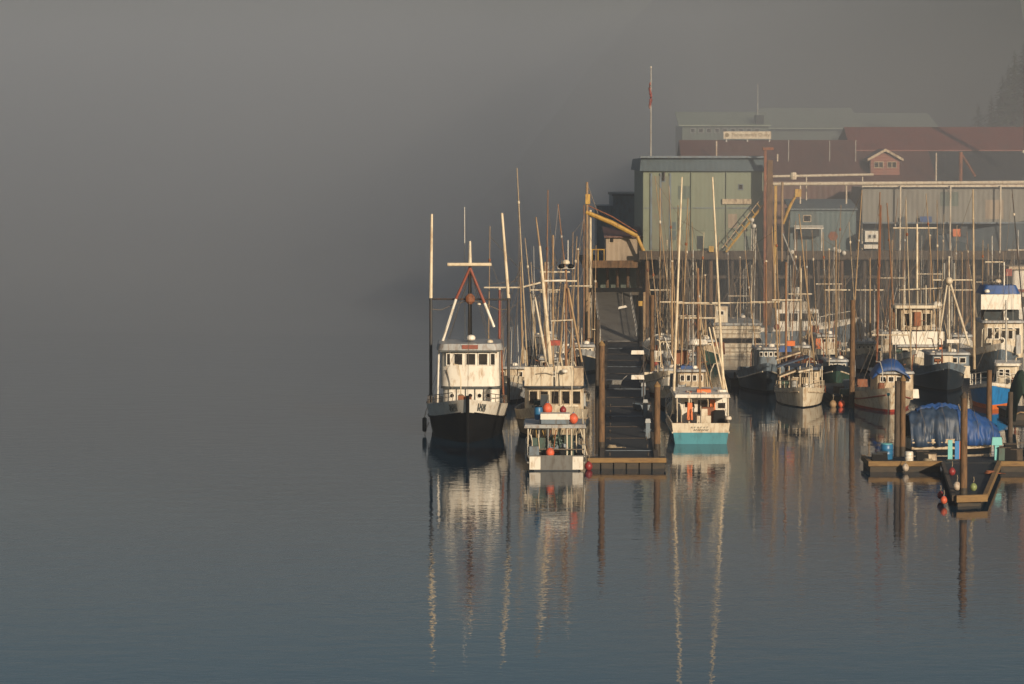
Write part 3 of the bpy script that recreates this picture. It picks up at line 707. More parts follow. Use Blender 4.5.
# ================================================================ boats
def lerp(a, b, t): return a + (b - a) * t
class Boat:
    """a moored boat; sizes are read off the photo at the boat's own distance from the camera.
    Y0: the end nearest the camera; heading 'bow' = bow towards the camera."""
    def __init__(s, name, label, cat, px, yw, head, L, B, yaw=0.0, group="boats moored in the harbour"):
        s.Y0 = depth(yw); s.L, s.B = L, B
        rz = (math.pi if head == 'bow' else 0.0) + yaw
        fwd = Vector((-math.sin(rz), math.cos(rz), 0))
        end = Vector((X(px, s.Y0), s.Y0, 0))
        loc = end - fwd * L / 2 if head == 'bow' else end + fwd * L / 2
        s.o = thing(name, label, cat, loc, rz, group)
        s.inv = Matrix.Rotation(-rz, 3, 'Z'); s.loc = loc; s.front = 1 if head == 'bow' else -1
    def l(s, w): return s.inv @ (Vector(w) - s.loc)
    def P(s, px, py, dy=0.0): return s.l(pt(px, py, s.Y0 + dy))
    # --- hull
    def hull(s, mats, bow=2.2, mid=1.3, stern=1.2, bw=0.55, sw=0.72, rake=1.3, boot=0.18, flare=0.25, rail='white', deck='deck'):
        L, B = s.L, s.B; n = 18
        s.sheer = lambda t: lerp(stern, mid, min(1, t / .45)) if t < .45 else mid + (bow - mid) * ((t - .45) / .55) ** 1.8
        def hb(t):
            a = sw + (1 - sw) * math.sin(min(1, t / .5) * math.pi / 2)
            if t > .5: a = max(0.0, 1 - ((t - .5) / .5) ** 2.3) ** .8
            return max(B / 2 * a, .05)
        s.hb = hb
        def w(t, v):
            nar = lerp(.80, flare, max(0, (t - .4) / .6) ** 1.2)
            return lerp(nar, 1, max(0, min(1, v)) ** (.8 if t < .6 else 1.15))
        def pos(t, z, side, inset=0.0):
            top = s.sheer(t); v = (z + .7) / (top + .7)
            x = max(hb(t) * w(t, v) - inset, .02)
            y = -L / 2 + t * L - rake * (1 - v) * t ** 5 - inset * (t > .95) * 1.0 + inset * (t < .01) * 1.0
            return (side * x, y, z)
        s.pos = pos
        g = MB()
        ts = [k / n for k in range(n + 1)]; ts = [1 - (1 - t) ** 1.25 for t in ts]
        rows = []
        for t in ts:
            top = s.sheer(t); b0 = top - bw
            zs = [-.7, -.02, boot, lerp(boot, b0, .5), b0, top]
            rows.append([(z, False) for z in zs] + [(top, True), (b0 - .04, True)])
        nl = 8
        for t, zs in zip(ts, rows):
            for side in (1, -1):
                for z, inner in zs: g.v.append(pos(t, z, side, .09 if inner else 0))
        mi = [0, 1, 2, 2, 3, 4, 5]
        for i in range(n):
            for sd_ in range(2):
                for k in range(nl - 1):
                    a = (i * 2 + sd_) * nl + k; b = ((i + 1) * 2 + sd_) * nl + k
                    g.face((a, b, b + 1, a + 1), mi[k])
        for i, rev in ((0, False), (n, True)):
            for k in range(nl - 1):
                a = i * 2 * nl + k; b = a + nl
                g.face((a, a + 1, b + 1, b), mi[k])
        hullm = g.build("hull", [mats[0], mats[1], mats[2], mats[3], rail, mats[3]], s.o, True)
        s.h = hullm
        # deck
        g = MB()
        for t in ts:
            for side in (1, -1): g.v.append(pos(t, s.sheer(t) - bw - .05, side, .06))
        for i in range(n): g.face((2 * i, 2 * i + 1, 2 * i + 3, 2 * i + 2))
        g.build("deck", deck, s.o)
        for side in (1, -1):
            g = MB(); g.path([Vector(pos(t, s.sheer(t) - bw, side)) + Vector((side * .03, 0, 0)) for t in ts[:-1]], .055, 6); g.build("rub_rail", rail, hullm, True)
        s.bw = bw
    def deckz(s, dy):
        t = (dy / s.L) if s.front < 0 else 1 - dy / s.L
        return s.sheer(max(0, min(1, t))) - s.bw - .05
    # --- boxes given by their outline in the photo, dy = metres behind the near end
    def box(s, name, px0, px1, py0, py1, dy, ln, mat, parent=None, taper=0.0, cham=0.0, z0=None):
        a, b = s.P(px0, py0, dy), s.P(px1, py1, dy)
        xa, xb = sorted((a.x, b.x)); zl, zh = sorted((a.z, b.z))
        if z0 is not None: zl = z0
        yf = (a.y + b.y) / 2; yb = yf - s.front * ln
        c = min(cham, (xb - xa) * .3)
        arc = [(c * (1 - math.cos(k * math.pi / 10)), c * 1.2 * (1 - math.sin(k * math.pi / 10))) for k in range(6)]
        plan = [(xa + u, yf - s.front * w) for u, w in arc] + [(xb - u, yf - s.front * w) for u, w in arc[::-1]] + [(xb, yb), (xa, yb)] if c else [(xa, yf), (xb, yf), (xb, yb), (xa, yb)]
        if s.front > 0: plan = plan[::-1]
        g = MB(); g.prism(plan, zl, zh, 0, 1 - taper)
        return g.build(name, mat, parent or s.o, bool(c))
    def win(s, px0, px1, py0, py1, dy, parent, frame='white', name="window", proud=.05, round_=False, fr=.05):
        a, b = s.P(px0, py1, dy), s.P(px1, py0, dy)
        xa, xb = sorted((a.x, b.x)); za, zb = sorted((a.z, b.z)); y = (a.y + b.y) / 2; f = s.front
        def bx(g, x0, x1, z0, z1, d0, d1, mi=0):
            ya, yb_ = sorted((y + f * d0, y + f * d1)); g.box((x0, ya, z0), (x1, yb_, z1), mi)
        g = MB()
        if round_:
            c = ((xa + xb) / 2, y, (za + zb) / 2); r = (zb - za) / 2
            g.lathe(c, [(r * 1.35, .0), (r * 1.35, .03 * f)], 14, 0, 'Y'); g.lathe(c, [(r, .0), (r, .045 * f)], 14, 1, 'Y')
        else:
            bx(g, xa, xa + fr, za, zb, .003, proud); bx(g, xb - fr, xb, za, zb, .003, proud)
            bx(g, xa + fr, xb - fr, za, za + fr, .003, proud); bx(g, xa + fr, xb - fr, zb - fr, zb, .003, proud)
            bx(g, xa + fr, xb - fr, za + fr, zb - fr, .004, .02, 1)
        return g.build(name, [frame, 'glass'], parent)
    def winrow(s, px0, px1, py0, py1, dy, n, parent, frame='white', gap=.18):
        w = (px1 - px0) / n
        for k in range(n): s.win(px0 + w * (k + gap / 2), px0 + w * (k + 1 - gap / 2), py0, py1, dy, parent, frame)
    def pole(s, name, a, b, dy, r, mat, parent=None, r1=None, dy2=None, n=8):
        g = MB(); g.tube(s.P(*a, dy), s.P(*b, dy if dy2 is None else dy2), r, r if r1 is None else r1, n)
        return g.build(name, mat, parent or s.o, True)
    def line(s, name, pts, r, mat, parent=None):
        g = MB(); g.path([s.P(*p) for p in pts], r, 5); return g.build(name, mat, parent or s.o, True)
    def stay(s, a, b, r=.013):
        g = MB(); g.tube(a, b, r, r, 4); return g.build("stay", 'wire', s.o)
    def mast(s, px, py_top, dy, r, mat='spar', px_top=None, cross=None, base=None, cap=None):
        """mast standing on the boat, with an optional crosstree (px0, px1, py)"""
        p1 = s.P(px if px_top is None else px_top, py_top, dy); p0 = s.P(px, 400, dy); p0.z = s.deckz(dy) if base is None else base
        g = MB(); g.tube(p0, p1, r, r * .6, 10); m = g.build("mast", mat, s.o, True)
        if cross:
            g = MB(); g.tube(s.P(cross[0], cross[2], dy), s.P(cross[1], cross[2] + (cross[3] if len(cross) > 3 else 0), dy), .06, .06, 6); g.build("crosstree", 'cream', m, True)
        if cap:
            g = MB(); g.lathe(p1, [(.03, 0), (.1, .02), (.1, .1), (.03, .15)], 10); g.build("mast_light", cap, m)
        s.m, s.mt, s.mb = m, p1, p0
        return m
    def trolling(s, side_px, top, dy, r=.075, mat='sparpale', base_py=None):
        """raised trolling pole hinged at the rail; side_px: photo column of its foot"""
        a = s.P(side_px, base_py or 400, dy)
        if base_py is None: a.z = s.deckz(dy) + s.bw
        b = s.P(top[0], top[1], dy)
        g = MB(); k = 6
        g.path([a.lerp(b, i / k) + Vector((0, .05 * math.sin(i / k * math.pi), 0)) for i in range(k + 1)], [r * (1 - .5 * i / k) for i in range(k + 1)], 8)
        return g.build("trolling_pole", mat, s.o, True)
    def dome(s, px, py, dy, r, mat='white', name="radar_dome"):
        g = MB(); g.lathe(s.P(px, py, dy), [(r * .6, -r * .7), (r, -r * .4), (r, r * .1), (r * .7, r * .5), (.01, r * .65)], 14); return g.build(name, mat, s.o, True)
    def rig(s, dy_m, seed=0, n=4):
        """standing rigging from the mast head to bow, stern and rails"""
        rnd = random.Random(seed); t = s.mt
        ends = [(1.0, 0), (0.0, 0), (.45, 1), (.45, -1), (.15, 1), (.15, -1), (.7, 1), (.7, -1)]
        for k in range(n):
            u, sd_ = ends[k % 8]
            p = Vector(s.pos(u, s.sheer(u), sd_ or 1)) if sd_ else Vector((0, s.pos(u, s.sheer(u), 1)[1], s.sheer(u)))
            s.stay(t.lerp(s.mb, rnd.uniform(0, .18)), p)
    def railing(s, t0, t1, h=.75, n=5, mat='galv', sides=(1, -1)):
        for sd_ in sides:
            g = MB(); pts = []
            for k in range(n + 1):
                t = lerp(t0, t1, k / n); p = Vector(s.pos(t, s.sheer(t), sd_)); pts.append(p + Vector((-sd_ * .04, 0, h)))
                g.tube(p + Vector((-sd_ * .04, 0, -.02)), pts[-1], .022, n=5)
            g.path(pts, .026, 5); g.path([p - Vector((0, 0, h * .5)) for p in pts], .016, 5)
            g.build("railing", mat, s.o)
    def clutter(s, px0, px1, py0, py1, dy0, dy1, n, seed, mats=('white', 'cream', 'tan', 'orange', 'bluegrey', 'darkblue', 'grey', 'rust')):
        """fixed deck gear: winches, davits, boxes, hose reels, tanks"""
        rnd = random.Random(seed)
        for k in range(n):
            dy = rnd.uniform(dy0, dy1); px = rnd.uniform(px0, px1); z0 = s.deckz(dy)
            c = s.P(px, 400, dy); c.z = z0
            m = rnd.choice(mats); kind = rnd.random(); h = rnd.uniform(.5, 1.5)
            g = MB()
            if kind < .3:
                w = rnd.uniform(.2, .5); g.prism([(c.x - w, c.y - .3), (c.x + w, c.y - .3), (c.x + w, c.y + .3), (c.x - w, c.y + .3)], c.z, c.z + h, 0, .86); g.build("deck_box", m, s.o)
            elif kind < .5:
                r = rnd.uniform(.16, .3); g.lathe(c, [(r, 0), (r * 1.05, h * .3), (r, h * .62), (r * .9, h * .7)], 12); g.build("tank", m, s.o, True)
            elif kind < .68:
                r = rnd.uniform(.16, .28); q = c + Vector((0, 0, h * .7)); g.lathe(q, [(r, -.28), (r, -.24), (r * .55, -.22), (r * .55, .22), (r, .24), (r, .28)], 12, axis='X'); g.tube(c, q, .06); g.build("winch", rnd.choice(('rust', 'grey', 'green')), s.o)
            else:
                hh = rnd.uniform(1.4, 3.4); lean = rnd.uniform(-.5, .5)
                g.path([c, c + Vector((0, 0, hh * .75)), c + Vector((lean * .5, 0, hh)), c + Vector((lean * 1.4, .1, hh * 1.02))], .04, 6); g.build("davit", rnd.choice(('galv', 'sparpale', 'cream', 'rust')), s.o, True)
def ball_float(name, label, c, r, mat, cat="buoy", group="inflatable buoys hung about the boats"):
    r *= .86
    root = thing(name, label, cat, c, 0, group)
    g = MB(); prof = [(max(r * math.sin(math.pi * k / 10) * (1.02 if k > 4 else .72 + .07 * k), .01), r * 1.2 * math.cos(math.pi * k / 10)) for k in range(11)]
    g.lathe((0, 0, 0), prof, 16); g.build("bladder", mat, root, True)
    g = MB(); g.tube((0, 0, r * 1.05), (0, 0, r * 1.35), r * .22, r * .16, 8); g.build("neck", 'bluebin' if 'orange' in mat else 'rubber', root)
    g = MB(); g.path([(0, 0, r * 1.3), (r * .2, r * .2, r * 2.0), (r * .1, r * .4, r * 2.8)], .02, 5); g.build("rope", 'rope', root)
    return root

# ---- B1 black-hulled boat
b = Boat("fishing_boat", "black-hulled fishing boat with white rounded wheelhouse and five portholes", "boat", 467.5, 444, 'bow', 15.0, 5.2, R(1.0))
b.hull(['black', 'black', 'black', 'white'], bow=2.75, mid=1.95, stern=1.8, bw=.82, sw=.8, rake=.9, boot=.12, flare=.3, rail='black')
g = MB()
for z in (.3, .9, 1.5, 2.1, 2.6): pass
g.path([Vector(b.pos(1.0, z, 1)) * Vector((0, 1, 1)) if False else Vector((0, b.pos(1.0, z, 1)[1] + .05, z)) for z in (-.3, .4, 1.1, 1.8, 2.5, 2.95)], .11, 8)
g.build("stem_post", 'black', b.o, True)
lo = b.box("wheelhouse", 443, 500, 409, 389, 5.0, 5.2, 'white', cham=.55, z0=b.deckz(5.5))
for px in (452, 461, 470.3, 479.5, 488.5):
    b.win(px - 2, px + 2, 397.6, 393.6, 5.0, lo, 'white', "porthole", round_=True)
for px in (456.5, 465.7, 475, 484):
    g = MB(); p = b.P(px, 395, 4.97); g.box((p.x - .03, p.y - .02, p.z - .45), (p.x + .03, p.y + .04, p.z + .45)); g.build("panel_seam", 'ink', lo)
b.box("ledge", 441, 502, 388.8, 386.6, 4.8, 5.4, 'ink', lo, cham=.55)
up = b.box("upper_wheelhouse", 440.5, 501, 386.4, 351.5, 4.9, 4.6, 'white', cham=.75)
for a, c in ((446.2, 450.8), (453.5, 463), (465.5, 476), (478, 488), (490, 495.5)):
    b.win(a, c, 365.5, 353, 4.9, up, 'white')
b.box("window_band", 444, 497.5, 352.6, 350.6, 4.85, 4.5, 'ink', up, cham=.7)
rf = b.box("roof", 436.5, 503.5, 350.4, 344, 4.4, 5.6, 'grey', up, cham=.6, taper=.06)
b.box("roof_patch", 462, 478, 349, 345, 4.36, .03, 'rustred', rf)
b.box("eyebrow", 440, 500, 352, 350.6, 4.5, .3, 'ink', up)
b.mast(470, 264, 8, .15, 'black', base=b.P(470, 345, 8).z)
b.pole("topmast", (470, 264), (470, 241), 8, .12, 'cream', b.m, .07)
g = MB(); g.tube(b.P(447.5, 264.5, 7.9), b.P(491.5, 264.5, 7.9), .11, .11, 8); g.build("crosstree", 'sparpale', b.m)
g = MB(); g.lathe(b.P(470, 299, 8), [(.1, -.35), (.3, -.15), (.3, .15), (.1, .35)], 10); g.build("boom_fitting", 'rust', b.m)
for (x0, x1, y0, y1), m in (((470, 456, 268, 299), 'rustred'), ((456, 442, 299, 343), 'white'), ((470, 484.5, 268, 303), 'rustred'), ((484.5, 494, 303, 327), 'white')):
    b.pole("mast_leg", (x0, y0), (x1, y1), 7.8, .09, m, b.m)
b.pole("spreader", (429, 299), (511, 299.5), 8.2, .06, 'darkpipe')
b.line("spreader_wire", [(431, 309, 8.2), (441, 310, 8.2), (452, 305, 8.2), (470, 300, 8.2)], .025, 'wire')
b.line("spreader_wire", [(508, 309, 8.2), (499, 310, 8.2), (488, 305, 8.2), (470, 300, 8.2)], .025, 'wire')
for px, t in ((430.8, (431.8, 214)), (508.5, (502, 213))):
    lowp = b.pole("outrigger_pole", (px, 402), (px, 298), 8.2, .10, 'darkpipe')
    b.pole("pole_top", (px, 298), t, 8.2, .11, 'sparpale', lowp, .075)
b.pole("antenna", (465, 343), (464.6, 207), 8.6, .028, 'white', None, .018)
b.dome(471, 337.5, 6.5, .28, 'white')
b.dome(490, 341.5, 6, .2, 'cream', "searchlight"); b.dome(479, 304, 7.6, .12, 'cream', "deck_lamp")
for px in (439, 501):
    b.pole("house_pipe", (px, 345), (px - 1.5 if px < 470 else px + 3, 405), 5.2, .06, 'white' if px < 470 else 'rust')
b.railing(.62, .93, .5, 6, 'wire'); b.rig(8, 1, 6)
b.clutter(442, 500, 0, 0, 10.5, 14, 8, 11); b.clutter(445, 492, 0, 0, 2.2, 4, 4, 12, ('rust', 'grey'))
g = MB(); g.lathe((0, b.pos(1, 2.6, 1)[1] - .5, b.sheer(.97) + .05), [(.12, -.25), (.2, -.2), (.1, 0), (.2, .2), (.12, .25)], 10, axis='X'); g.build("anchor_roller", 'rust', b.o)
for side, t0, t1 in ((1, .985, .83), (-1, .985, .83)):
    # worn name strokes on the bow bulwark, illegible in the photo
    rnd = random.Random(3)
    for k in range(5):
        t = lerp(.955, .90, k / 5); top = b.sheer(t)
        a = Vector(b.pos(t, top - .66, side)) + Vector((side * .02, .03, 0)); c = Vector(b.pos(t, top - .2, side)) + Vector((side * .02, .03, 0))
        t2 = t - .006; e = Vector(b.pos(t2, b.sheer(t2) - .45, side)) + Vector((side * .02, .03, 0))
        g = MB(); g.path([a, c, e] if k % 2 else [c, a, e], .035, 5); g.build("name_stroke", 'ink', b.h)
B1 = b
def tyre(label, c, rot=0):
    root = thing("tyre_fender", label, "fender", c, rot, "black tyre fenders on the black hull")
    g = MB(); g.lathe((0, 0, 0), [(.2, -.12), (.4, -.13), (.46, -.06), (.46, .06), (.4, .13), (.2, .12), (.2, -.12)], 18, axis='X'); g.build("tread", 'rubber', root, True)
    g = MB(); g.path([(0, 0, .42), (.1, 0, .9), (.3, 0, 1.3)], .025, 5); g.build("rope", 'rope', root)
for px, py, lab in ((424.5, 424.5, "upper black tyre fender hung on the black hull's outer side"), (424.5, 442.5, "lower black tyre fender touching the water by the black hull")):
    tyre(lab, pt(px, py, B1.Y0 + 6.5))

# ---- B2 beige double-pole troller behind the skiff
b = Boat("fishing_boat", "weathered beige troller with a canvas-fronted flying bridge behind the aluminium skiff", "boat", 553, 443.5, 'bow', 13.5, 4.7)
b.hull(['red', 'black', 'tan', 'cream'], bow=2.35, mid=1.6, stern=1.5, bw=.6, rake=1.0, flare=.35, rail='tan')
hs_ = b.box("wheelhouse", 525, 584, 410, 388.6, 4.4, 4.4, 'cream', cham=.5, z0=b.deckz(5))
b.winrow(528, 582, 404.5, 390.5, 4.4, 5, hs_, 'tan')
b.box("visor", 523, 586, 388.4, 386.4, 3.9, 5.2, 'darkblue', hs_, cham=.5)
dg = b.box("bridge_dodger", 524.5, 553.3, 386.2, 367, 4.4, .12, 'cream'); b.box("bridge_dodger", 555, 573.5, 386.2, 366, 4.4, .12, 'cream')
b.box("dodger_side", 574, 583.5, 386.2, 368, 4.5, 1.8, 'tan')
for px in (532, 541, 563): b.pole("seam_batten", (px, 386), (px, 368), 4.39, .018, 'tan', dg)
b.line("awning_rope", [(536, 374, 4.3), (546, 373, 4.3), (553, 375, 4.3)], .03, 'wire', dg)
b.dome(564.5, 371, 4.1, .2, 'white', "spotlight")
b.trolling(550.5, (539.8, 246), 6, .15, 'sparpale', 364); b.pole("pole_tip", (539.8, 247), (536, 217), 6, .06, 'spar', None, .04)
b.trolling(546.5, (535, 297), 6.2, .1, 'cream', 362)
b.pole("crossarm", (523, 287), (541, 282.5), 6.1, .06, 'cream'); b.pole("crossarm", (541, 281), (566, 280.5), 6.1, .065, 'white')
b.mast(566, 268, 7.4, .11, 'sparbrown', cross=(555, 577, 281)); b.pole("mast_leg", (565, 284), (559.5, 362), 7.2, .06, 'spar'); b.pole("mast_leg", (568, 288), (582, 362), 7.2, .07, 'spar')
g = MB(); p = b.P(566, 267, 7.2); g.box(p - Vector((.55, .1, .12)), p + Vector((.55, .1, .02))); g.build("radar_bracket", 'galv', b.o)
for px in (561.5, 571): b.dome(px, 266, 7.1, .2, 'black', "deck_flood")
b.dome(566, 262, 7.2, .24, 'cream'); b.pole("antenna", (568, 262), (568, 240), 7.2, .025, 'white')
b.pole("bridge_rail", (551, 321), (573, 320), 7, .05, 'cream'); b.pole("rail_post", (551.5, 321), (552, 366), 7, .035, 'galv'); b.pole("rail_post", (572, 321), (573, 366), 7, .035, 'galv')
b.box("folded_tarp", 549.5, 560, 345.5, 340.5, 6.8, .6, 'red'); b.clutter(528, 585, 0, 0, 8.5, 13, 10, 21); b.clutter(530, 575, 0, 0, 1.5, 3.8, 6, 22)
b.rig(7, 2, 5)
# ---- B3 aluminium skiff
b = Boat("skiff", "small aluminium skiff with flat roof rack and white corner panels on its stern", "boat", 556.3, 471, 'stern', 7.2, 3.45)
b.hull(['bluegrey', 'darkblue', 'aluworn', 'aluworn'], bow=1.2, mid=.92, stern=.88, bw=.4, sw=.94, rake=1.0, boot=.06, flare=.5, rail='alu', deck='deckwet')
for v in b.h.data.vertices:
    v.co.x *= .84 + .16 * max(0, min(1, v.co.z / .9))
for a, c in ((529.5, 540.5), (572.5, 583)):
    b.box("corner_panel", a, c, 469.6, 456.6, -.035, .03, 'white', b.h)
rk = b.box("roof", 524, 586.5, 428.2, 424.8, .6, 4.2, 'grey', taper=.04)
for px in (527.5, 548, 567, 571.5, 584):
    for dy in (.8, 4.2) if px in (527.5, 584) else (.8,):
        b.pole("roof_post", (px, 457), (px + (.6 if px < 530 else 0), 428), dy, .045, 'cream' if px != 548 else 'alu')
b.box("console", 545, 566, 452, 436, 3.4, .9, 'bluegrey'); b.win(549, 562, 444, 437, 3.4, b.o, 'alu')
b.pole("stern_rail", (528, 449), (584, 449.5), .5, .03, 'wire')
b.box("outboard_motor", 560, 566, 460, 448, .5, .4, 'black', taper=.2)
b.clutter(530, 582, 0, 0, 1, 5.5, 7, 31, ('rust', 'green', 'tan', 'black', 'darkblue'))
S3 = b
for x0, y0_, x1, y1_, m in ((525, 455, 531, 428, 'cream'), (587, 455, 580, 428, 'cream'), (553, 455, 556, 430, 'rust'), (561, 454, 558, 432, 'green'), (540, 455, 538, 434, 'tan')):
    b.pole("rack_brace", (x0, y0_), (x1, y1_), .9, .03, m)
for k in range(9):
    rnd = random.Random(300 + k); b.line("hanging_line", [(530 + k * 6, 428, 1.2), (531 + k * 6 + rnd.uniform(-2, 2), 436 + rnd.uniform(0, 6), 1.2), (533 + k * 6, 430, 1.25)], .025, rnd.choice(('rope', 'rust', 'green', 'yellow')))
g = MB(); p = b.P(557, 441, 1.5)
for k in range(16):
    rnd = random.Random(400 + k); g.ball(p + Vector((rnd.uniform(-.35, .35), rnd.uniform(-.2, .2), rnd.uniform(-.25, .2))), rnd.uniform(.08, .16), 7)
g.build("gear_net", 'green', b.o, True)
b.clutter(529, 584, 0, 0, .5, 2.2, 8, 33, ('tan', 'rust', 'bluegrey', 'yellow', 'orange')); b.railing(.05, .75, .55, 5, 'alu')
bt = thing("fish_tote", "white fish tote with a blue-grey base lying on the skiff's roof", "tote", pt(555, 423.6, S3.Y0 + 1.0), 0)
g = MB(); g.prism([(-.78, -.5), (.78, -.5), (.78, .5), (-.78, .5)], .02, .27, 0); g.build("base", 'bluegrey', bt)
g = MB(); g.prism([(-.82, -.53), (.82, -.53), (.82, .53), (-.82, .53)], .273, .60, 0); g.build("lid", 'white', bt)
for px, py, r, m, lab, dy in ((547.5, 408.5, .33, 'buoy_orange', "orange buoy behind the white tote on the skiff roof", 2.6), (573.5, 418.5, .30, 'buoy_orange', "orange buoy beside the white tote at the roof's edge", .9),
                              (550, 452.5, .28, 'buoy_orange', "orange buoy hanging at the skiff's stern under the roof", .35), (563, 410, .22, 'buoy_red', "small red buoy peeping over the white tote on the skiff roof", 2.7),
                              (588.5, 466, .26, 'buoy_red', "dark red fender between the skiff and the float's end", .6)):
    ball_float("buoy", lab, pt(px, py, S3.Y0 + dy), r, m)
br = thing("barrel", "blue plastic barrel beside the orange buoy on the skiff roof", "barrel", pt(538.5, 417.5, S3.Y0 + 2.4))
g = MB(); g.lathe((0, 0, 0), [(.2, -.12), (.24, .05), (.24, .22), (.245, .26), (.24, .5), (.2, .6)], 14); g.build("drum", 'bluebin', br, True)
g = MB(); g.lathe((0, 0, .6), [(.21, 0), (.21, .05)], 14); g.build("lid", 'black', br, True)

# ================================================================ the long float, gangway
fl = thing("float_dock", "long dark walkway float running from its yellow-edged front to the gangway", "float", (0, 0, 0))
y0f, y1f = depth(469), 297.0
def fx(px0, py0, px1, py1, y):   # float edges converge along two rows of the photo
    a, b_ = on(px0, py0, .5), on(px1, py1, .5); k = (y - a.y) / (b_.y - a.y); return a.x + (b_.x - a.x) * k
xl = lambda y: fx(602, 455, 606, 345, y)
xr = lambda y: fx(656, 455, 641, 345, y)
g = MB(); g.hexa([(xl(y0f + .3), y0f + .3, .32), (xr(y0f + .3), y0f + .3, .32), (xr(y1f), y1f, .32), (xl(y1f), y1f, .32), (xl(y0f + .3), y0f + .3, .46), (xr(y0f + .3), y0f + .3, .46), (xr(y1f), y1f, .46), (xl(y1f), y1f, .46)]); g.build("deck", 'deckwet', fl)
for xf, sgn in ((xl, -1), (xr, 1)):
    n = 9
    for k in range(n):
        ya, yb2 = lerp(y0f + .4, y1f, k / n), lerp(y0f + .4, y1f, (k + .97) / n)
        g = MB(); g.hexa([(xf(ya) - .13, ya, .2), (xf(ya) + .13, ya, .2), (xf(yb2) + .13, yb2, .2), (xf(yb2) - .13, yb2, .2), (xf(ya) - .13, ya, .56), (xf(ya) + .13, ya, .56), (xf(yb2) + .13, yb2, .56), (xf(yb2) - .13, yb2, .56)]); g.build("edge_timber", 'piledark', fl)
xa, xb = X(588, y0f), X(667, y0f)
g = MB(); g.box((xa, y0f, .36), (xb, y0f + .28, .62)); g.build("front_timber", 'timber', fl)
g = MB(); g.box((xa, y0f + .283, .30), (xb, y0f + 2.2, .50)); g.build("head_deck", 'deckwet', fl)
for k in range(5):
    x = lerp(xa, xb - .6, k / 4.0)
    g = MB(); g.path([(x + .3, y0f + .26, .02), (x + .3, y0f + 2.1, .02)], .27, 12); g.build("float_log", 'floatside', fl, True)
for k in range(6):
    a_ = lerp(xa + .05, xb - .05, k / 6); c_ = lerp(xa + .05, xb - .05, (k + .9) / 6)
    g = MB(); g.box((a_, y0f + .1, -.3), (c_, y0f + .24, .33)); g.build("skirt_plank", 'floatside', fl)
for k in range(14):
    y = y0f + 6 + k * 8
    g = MB(); g.box((xl(y) + .2, y, .463), (xr(y) - .2, y + .22, .49)); g.build("cross_plank", 'bluegrey' if k % 3 == 0 else 'piledark', fl)
piling(on(601.5, 457).x, depth(457), pt(601.5, 345, depth(457)).z, .19, 'pile', "tall brown piling at the near corner of the long float", None, cap='timber')
piling(on(657, 459).x, depth(459), pt(657, 386, depth(459)).z, .19, 'pile', "shorter brown piling at the near corner of the long float", None, cap='timber')
piling(on(597.5, 392).x, depth(392), pt(597.5, 320, depth(392)).z, .17, 'piledark', "dark piling halfway along the float's edge", None)
piling(on(652, 385).x, depth(385), pt(653, 295, depth(385)).z, .17, 'pile', "brown piling beside the float near the dock lamps", None)
for (px, py, top, lab) in ((637, 388, 379, "nearer white dock lamp reaching over the long float"), (637, 362, 354, "farther white dock lamp reaching over the long float")):
    Yl = depth(py + 26, .5); p = pt(643.5, py, Yl); q = pt(643.5, top, Yl); e = pt(631, top + 1, Yl)
    r = thing("dock_lamp", lab, "lamp", (p.x, Yl, .5))
    z = q.z - .5
    g = MB(); g.tube((0, 0, -.1), (0, 0, z), .06, .05); g.build("post", 'darkpipe', r)
    g = MB(); g.prism([(e.x - p.x, -.13), (.05, -.13), (.05, .13), (e.x - p.x, .13)], z - .02, z + .27, 0, .92); g.build("lamp_head", 'white', r)
rnd = random.Random(8)
kay = thing("dinghy", "small blue-white dinghy pulled up on the long float", "dinghy", (on(640, 410, .5).x, depth(410, .5), .5), R(20))
g = MB()
for k in range(8):
    t = k / 7; w = .42 * math.sin(math.pi * min(1, t * .55 + .3)) if t < 1 else .05
    g.v += [(-w, -1 + 2 * t, .42), (-w * .6, -1 + 2 * t, .02), (w * .6, -1 + 2 * t, .02), (w, -1 + 2 * t, .42)]
for k in range(7):
    for q in range(3): a = k * 4 + q; g.face((a, a + 4, a + 5, a + 1))
g.face((0, 1, 2, 3)); g.build("hull", 'bluegrey', kay, True)
g = MB(); g.box((-.36, -.2, .3), (.36, .05, .34)); g.build("seat", 'white', kay)
cart = thing("dock_cart", "small grey dock cart standing across the long float", "cart", (on(614, 388, .5).x, depth(388, .5), .48))
g = MB(); g.prism([(-.5, -.3), (.5, -.3), (.5, .3), (-.5, .3)], .3, .62, 0, 1.15); g.build("tray", 'alu', cart)
for sx in (-.45, .45):
    g = MB(); g.lathe((sx, 0, .2), [(.2, -.04), (.2, .04)], 12, axis='X'); g.build("wheel", 'rubber', cart)
g = MB(); g.path([(.5, -.2, .5), (.95, -.2, .95), (.95, .2, .95), (.5, .2, .5)], .02, 5); g.build("handle", 'galv', cart)
